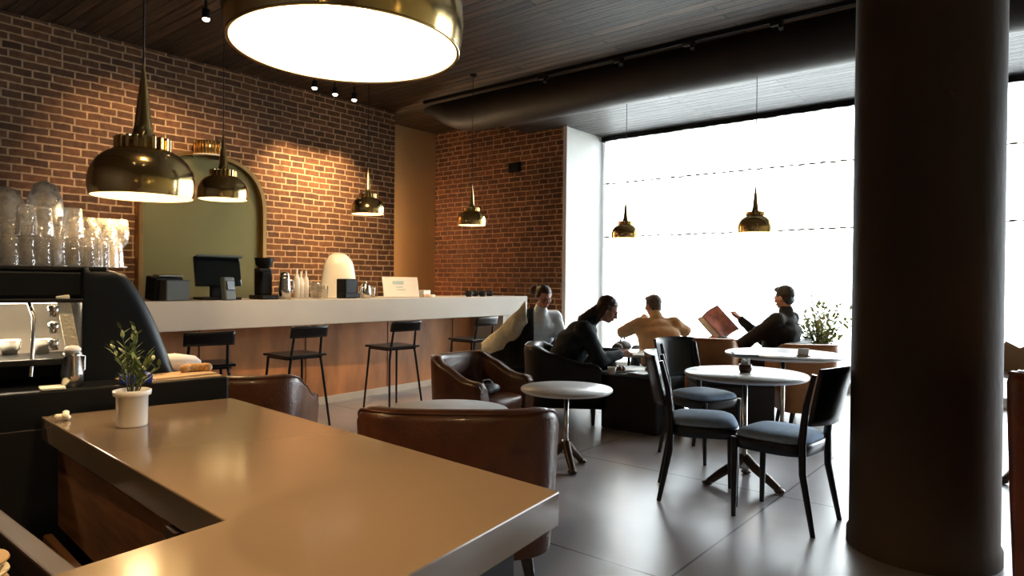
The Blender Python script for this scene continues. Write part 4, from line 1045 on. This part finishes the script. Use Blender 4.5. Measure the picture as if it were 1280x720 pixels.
# person 2: dark jacket, leaning right
hd2 = heading(1, -.1)
person('person with long brown hair in a dark jacket leaning forward over the low table', (P2[0]+RT[0]*.0, P2[1]), hd2,
       seated(.50, .44, hf=.09, elL=(-.27, .32, .58), elR=(.27, .32, .58), wrL=(-.08, .52, .62), wrR=(.10, .52, .62), pitch=-.5, yaw=-.1), 'jnavy', 'hairb', 'long', bulk=1.16)
# person 3: tan jacket seen from behind, elbows out
hd3 = heading(-.1, 1)
J3 = seated(.38, .42, L=.32, hf=.05, elL=(-.35, .26, .72), elR=(.36, .22, .74), wrL=(-.10, .42, .86), wrR=(.22, .44, .78), yaw=.35, pitch=-.15)
person('person in a loose tan jacket seen from behind with elbows out', P3, hd3, J3, 'jtan', 'hairg', 'short', bottom='denim', bulk=1.12)
# person 4: black jacket, reading to the left
hd4 = heading(-.72, .69)
J4 = seated(-.16, .44, elL=(-.29, .22, .62), elR=(.27, .20, .66), wrL=(-.20, .50, .68), wrR=(.12, .42, .90), yaw=-.25, pitch=-.12)
person('person in a black jacket leaning back and reading an open magazine', P4, hd4, J4, 'jblack', 'haird', 'short', bottom='jblack', bulk=1.1)
# magazine held by person 4
mw = Matrix.Translation((*P4, 0)) @ Matrix.Rotation(hd4, 4, 'Z')
v = mw @ Vector((.02, .52, .62))
t = thing('held_magazine', 'large open magazine with pink page held up by the reading person', 'magazine', v, heading(-.45, .9)); t.rotation_euler[1] = -.55
for sx, m_ in ((-1, 'paper'), (1, 'pink')):
    def pg(u, w_, sx=sx): return Vector(((u*.26 if sx > 0 else -u*.05), .02+.12*(1-w_)*0+.17*w_+.03*math.sin(u*PI), .03+w_*.30-.01*u))
    sheet(MB(), pg, 8, 4, .004).build('page', m_, t)
    def pc(u, w_, sx=sx): return Vector(((u*.265 if sx > 0 else -u*.055), .032+.17*w_+.03*math.sin(u*PI), .026+w_*.31-.01*u))
    sheet(MB(), pc, 8, 4, .005).build('cover', 'greyp', t)
# coat draped on an armchair arm behind person 1
t = thing('draped_coat', 'black coat with cream fleece lining draped beside the person in pale blue', 'coat', (*W(651, 7.05), 0), heading(0, 1))
def coat(u, v):
    # u left->right, v from bottom to ridge
    x = -.36+.46*u; ridge = .60+.42*u**1.2; z = .52+(ridge-.52)*v
    return Vector((x, -.05-.05*math.sin(v*PI)+.01*math.sin(u*18), z))
def coatl(u, v):
    x = -.40+.46*u; ridge = .62+.45*u**1.1; low = .535+.32*u**2.2; z = low+(ridge-low)*v
    return Vector((x, -.13-.03*math.sin(v*PI)+.01*math.sin(u*15), z))
sheet(MB(), lambda u, v: Vector((-.37+.50*u, -.07-.06*math.sin(v*PI)+.012*math.sin(u*20), .40+(min(.57+.47*u**1.1, 1.0)-.40)*v)), 24, 12, .04).build('outer_cloth', 'jblack', t)
sheet(MB(), coatl, 24, 10, .035).build('fleece_lining', 'cream', t)
# book beyond pillar on right
x, y = W(1275, 4.4); t = thing('kraft_menu', 'open tan card folder seen above the chair at the right edge', 'menu', (x, y, .72), heading(.4, 1))
MB().box((-.05, 0, .07), (.16, .008, .20), tilt=(.5, 'Y')).build('left_leaf', 'kraft', t); MB().box((.07, .02, .07), (.16, .008, .20), tilt=(-.5, 'Y')).build('right_leaf', 'kraft', t)
make_table('round_table', .34, .72, 'round table at the right edge behind the red-brown chair', W(1295, 4.4), rz=.4)
# ------------------------------------------------------------------ light
w = bpy.data.worlds.new('sky'); sc.world = w; w.use_nodes = True; nt = w.node_tree
bg = nt.nodes['Background']; bg.inputs['Color'].default_value = (.84, .93, 1, 1); bg.inputs['Strength'].default_value = 8.5
l = bpy.data.lights.new('window_portal', 'AREA'); l.shape = 'RECTANGLE'; l.size = 10; l.size_y = 3.4; l.cycles.is_portal = True
o = bpy.data.objects.new('window_portal', l); col.objects.link(o); o.location = (WX+.2, .35, 1.73); o.rotation_euler = Vector((-1, 0, 0)).to_track_quat('-Z', 'Y').to_euler()
# ------------------------------------------------------------------ camera
cd = bpy.data.cameras.new('camera'); cam = bpy.data.objects.new('camera', cd); col.objects.link(cam); sc.camera = cam
cd.sensor_width = 36; cd.lens = FPX/1280*36; cd.clip_start = .02
p = math.atan(7/FPX)
f = Vector((FW[0], FW[1], -math.tan(p))).normalized(); r = Vector((RT[0], RT[1], 0)); r = (r+Vector((0, 0, .010))).normalized(); r = (r-f*r.dot(f)).normalized(); u = r.cross(f)
cam.matrix_world = Matrix(((r.x, u.x, -f.x, 0), (r.y, u.y, -f.y, 0), (r.z, u.z, -f.z, EYE), (0, 0, 0, 1)))
sc.view_settings.view_transform = 'Standard'; sc.view_settings.look = 'None'; sc.view_settings.exposure = .95; sc.view_settings.gamma = 1; sc.view_settings.use_curve_mapping = False
sc.cycles.use_denoising = True; sc.cycles.max_bounces = 8; sc.cycles.transmission_bounces = 8; sc.cycles.transparent_max_bounces = 12
sc.cycles.sample_clamp_indirect = 6; sc.cycles.caustics_reflective = False; sc.cycles.caustics_refractive = False
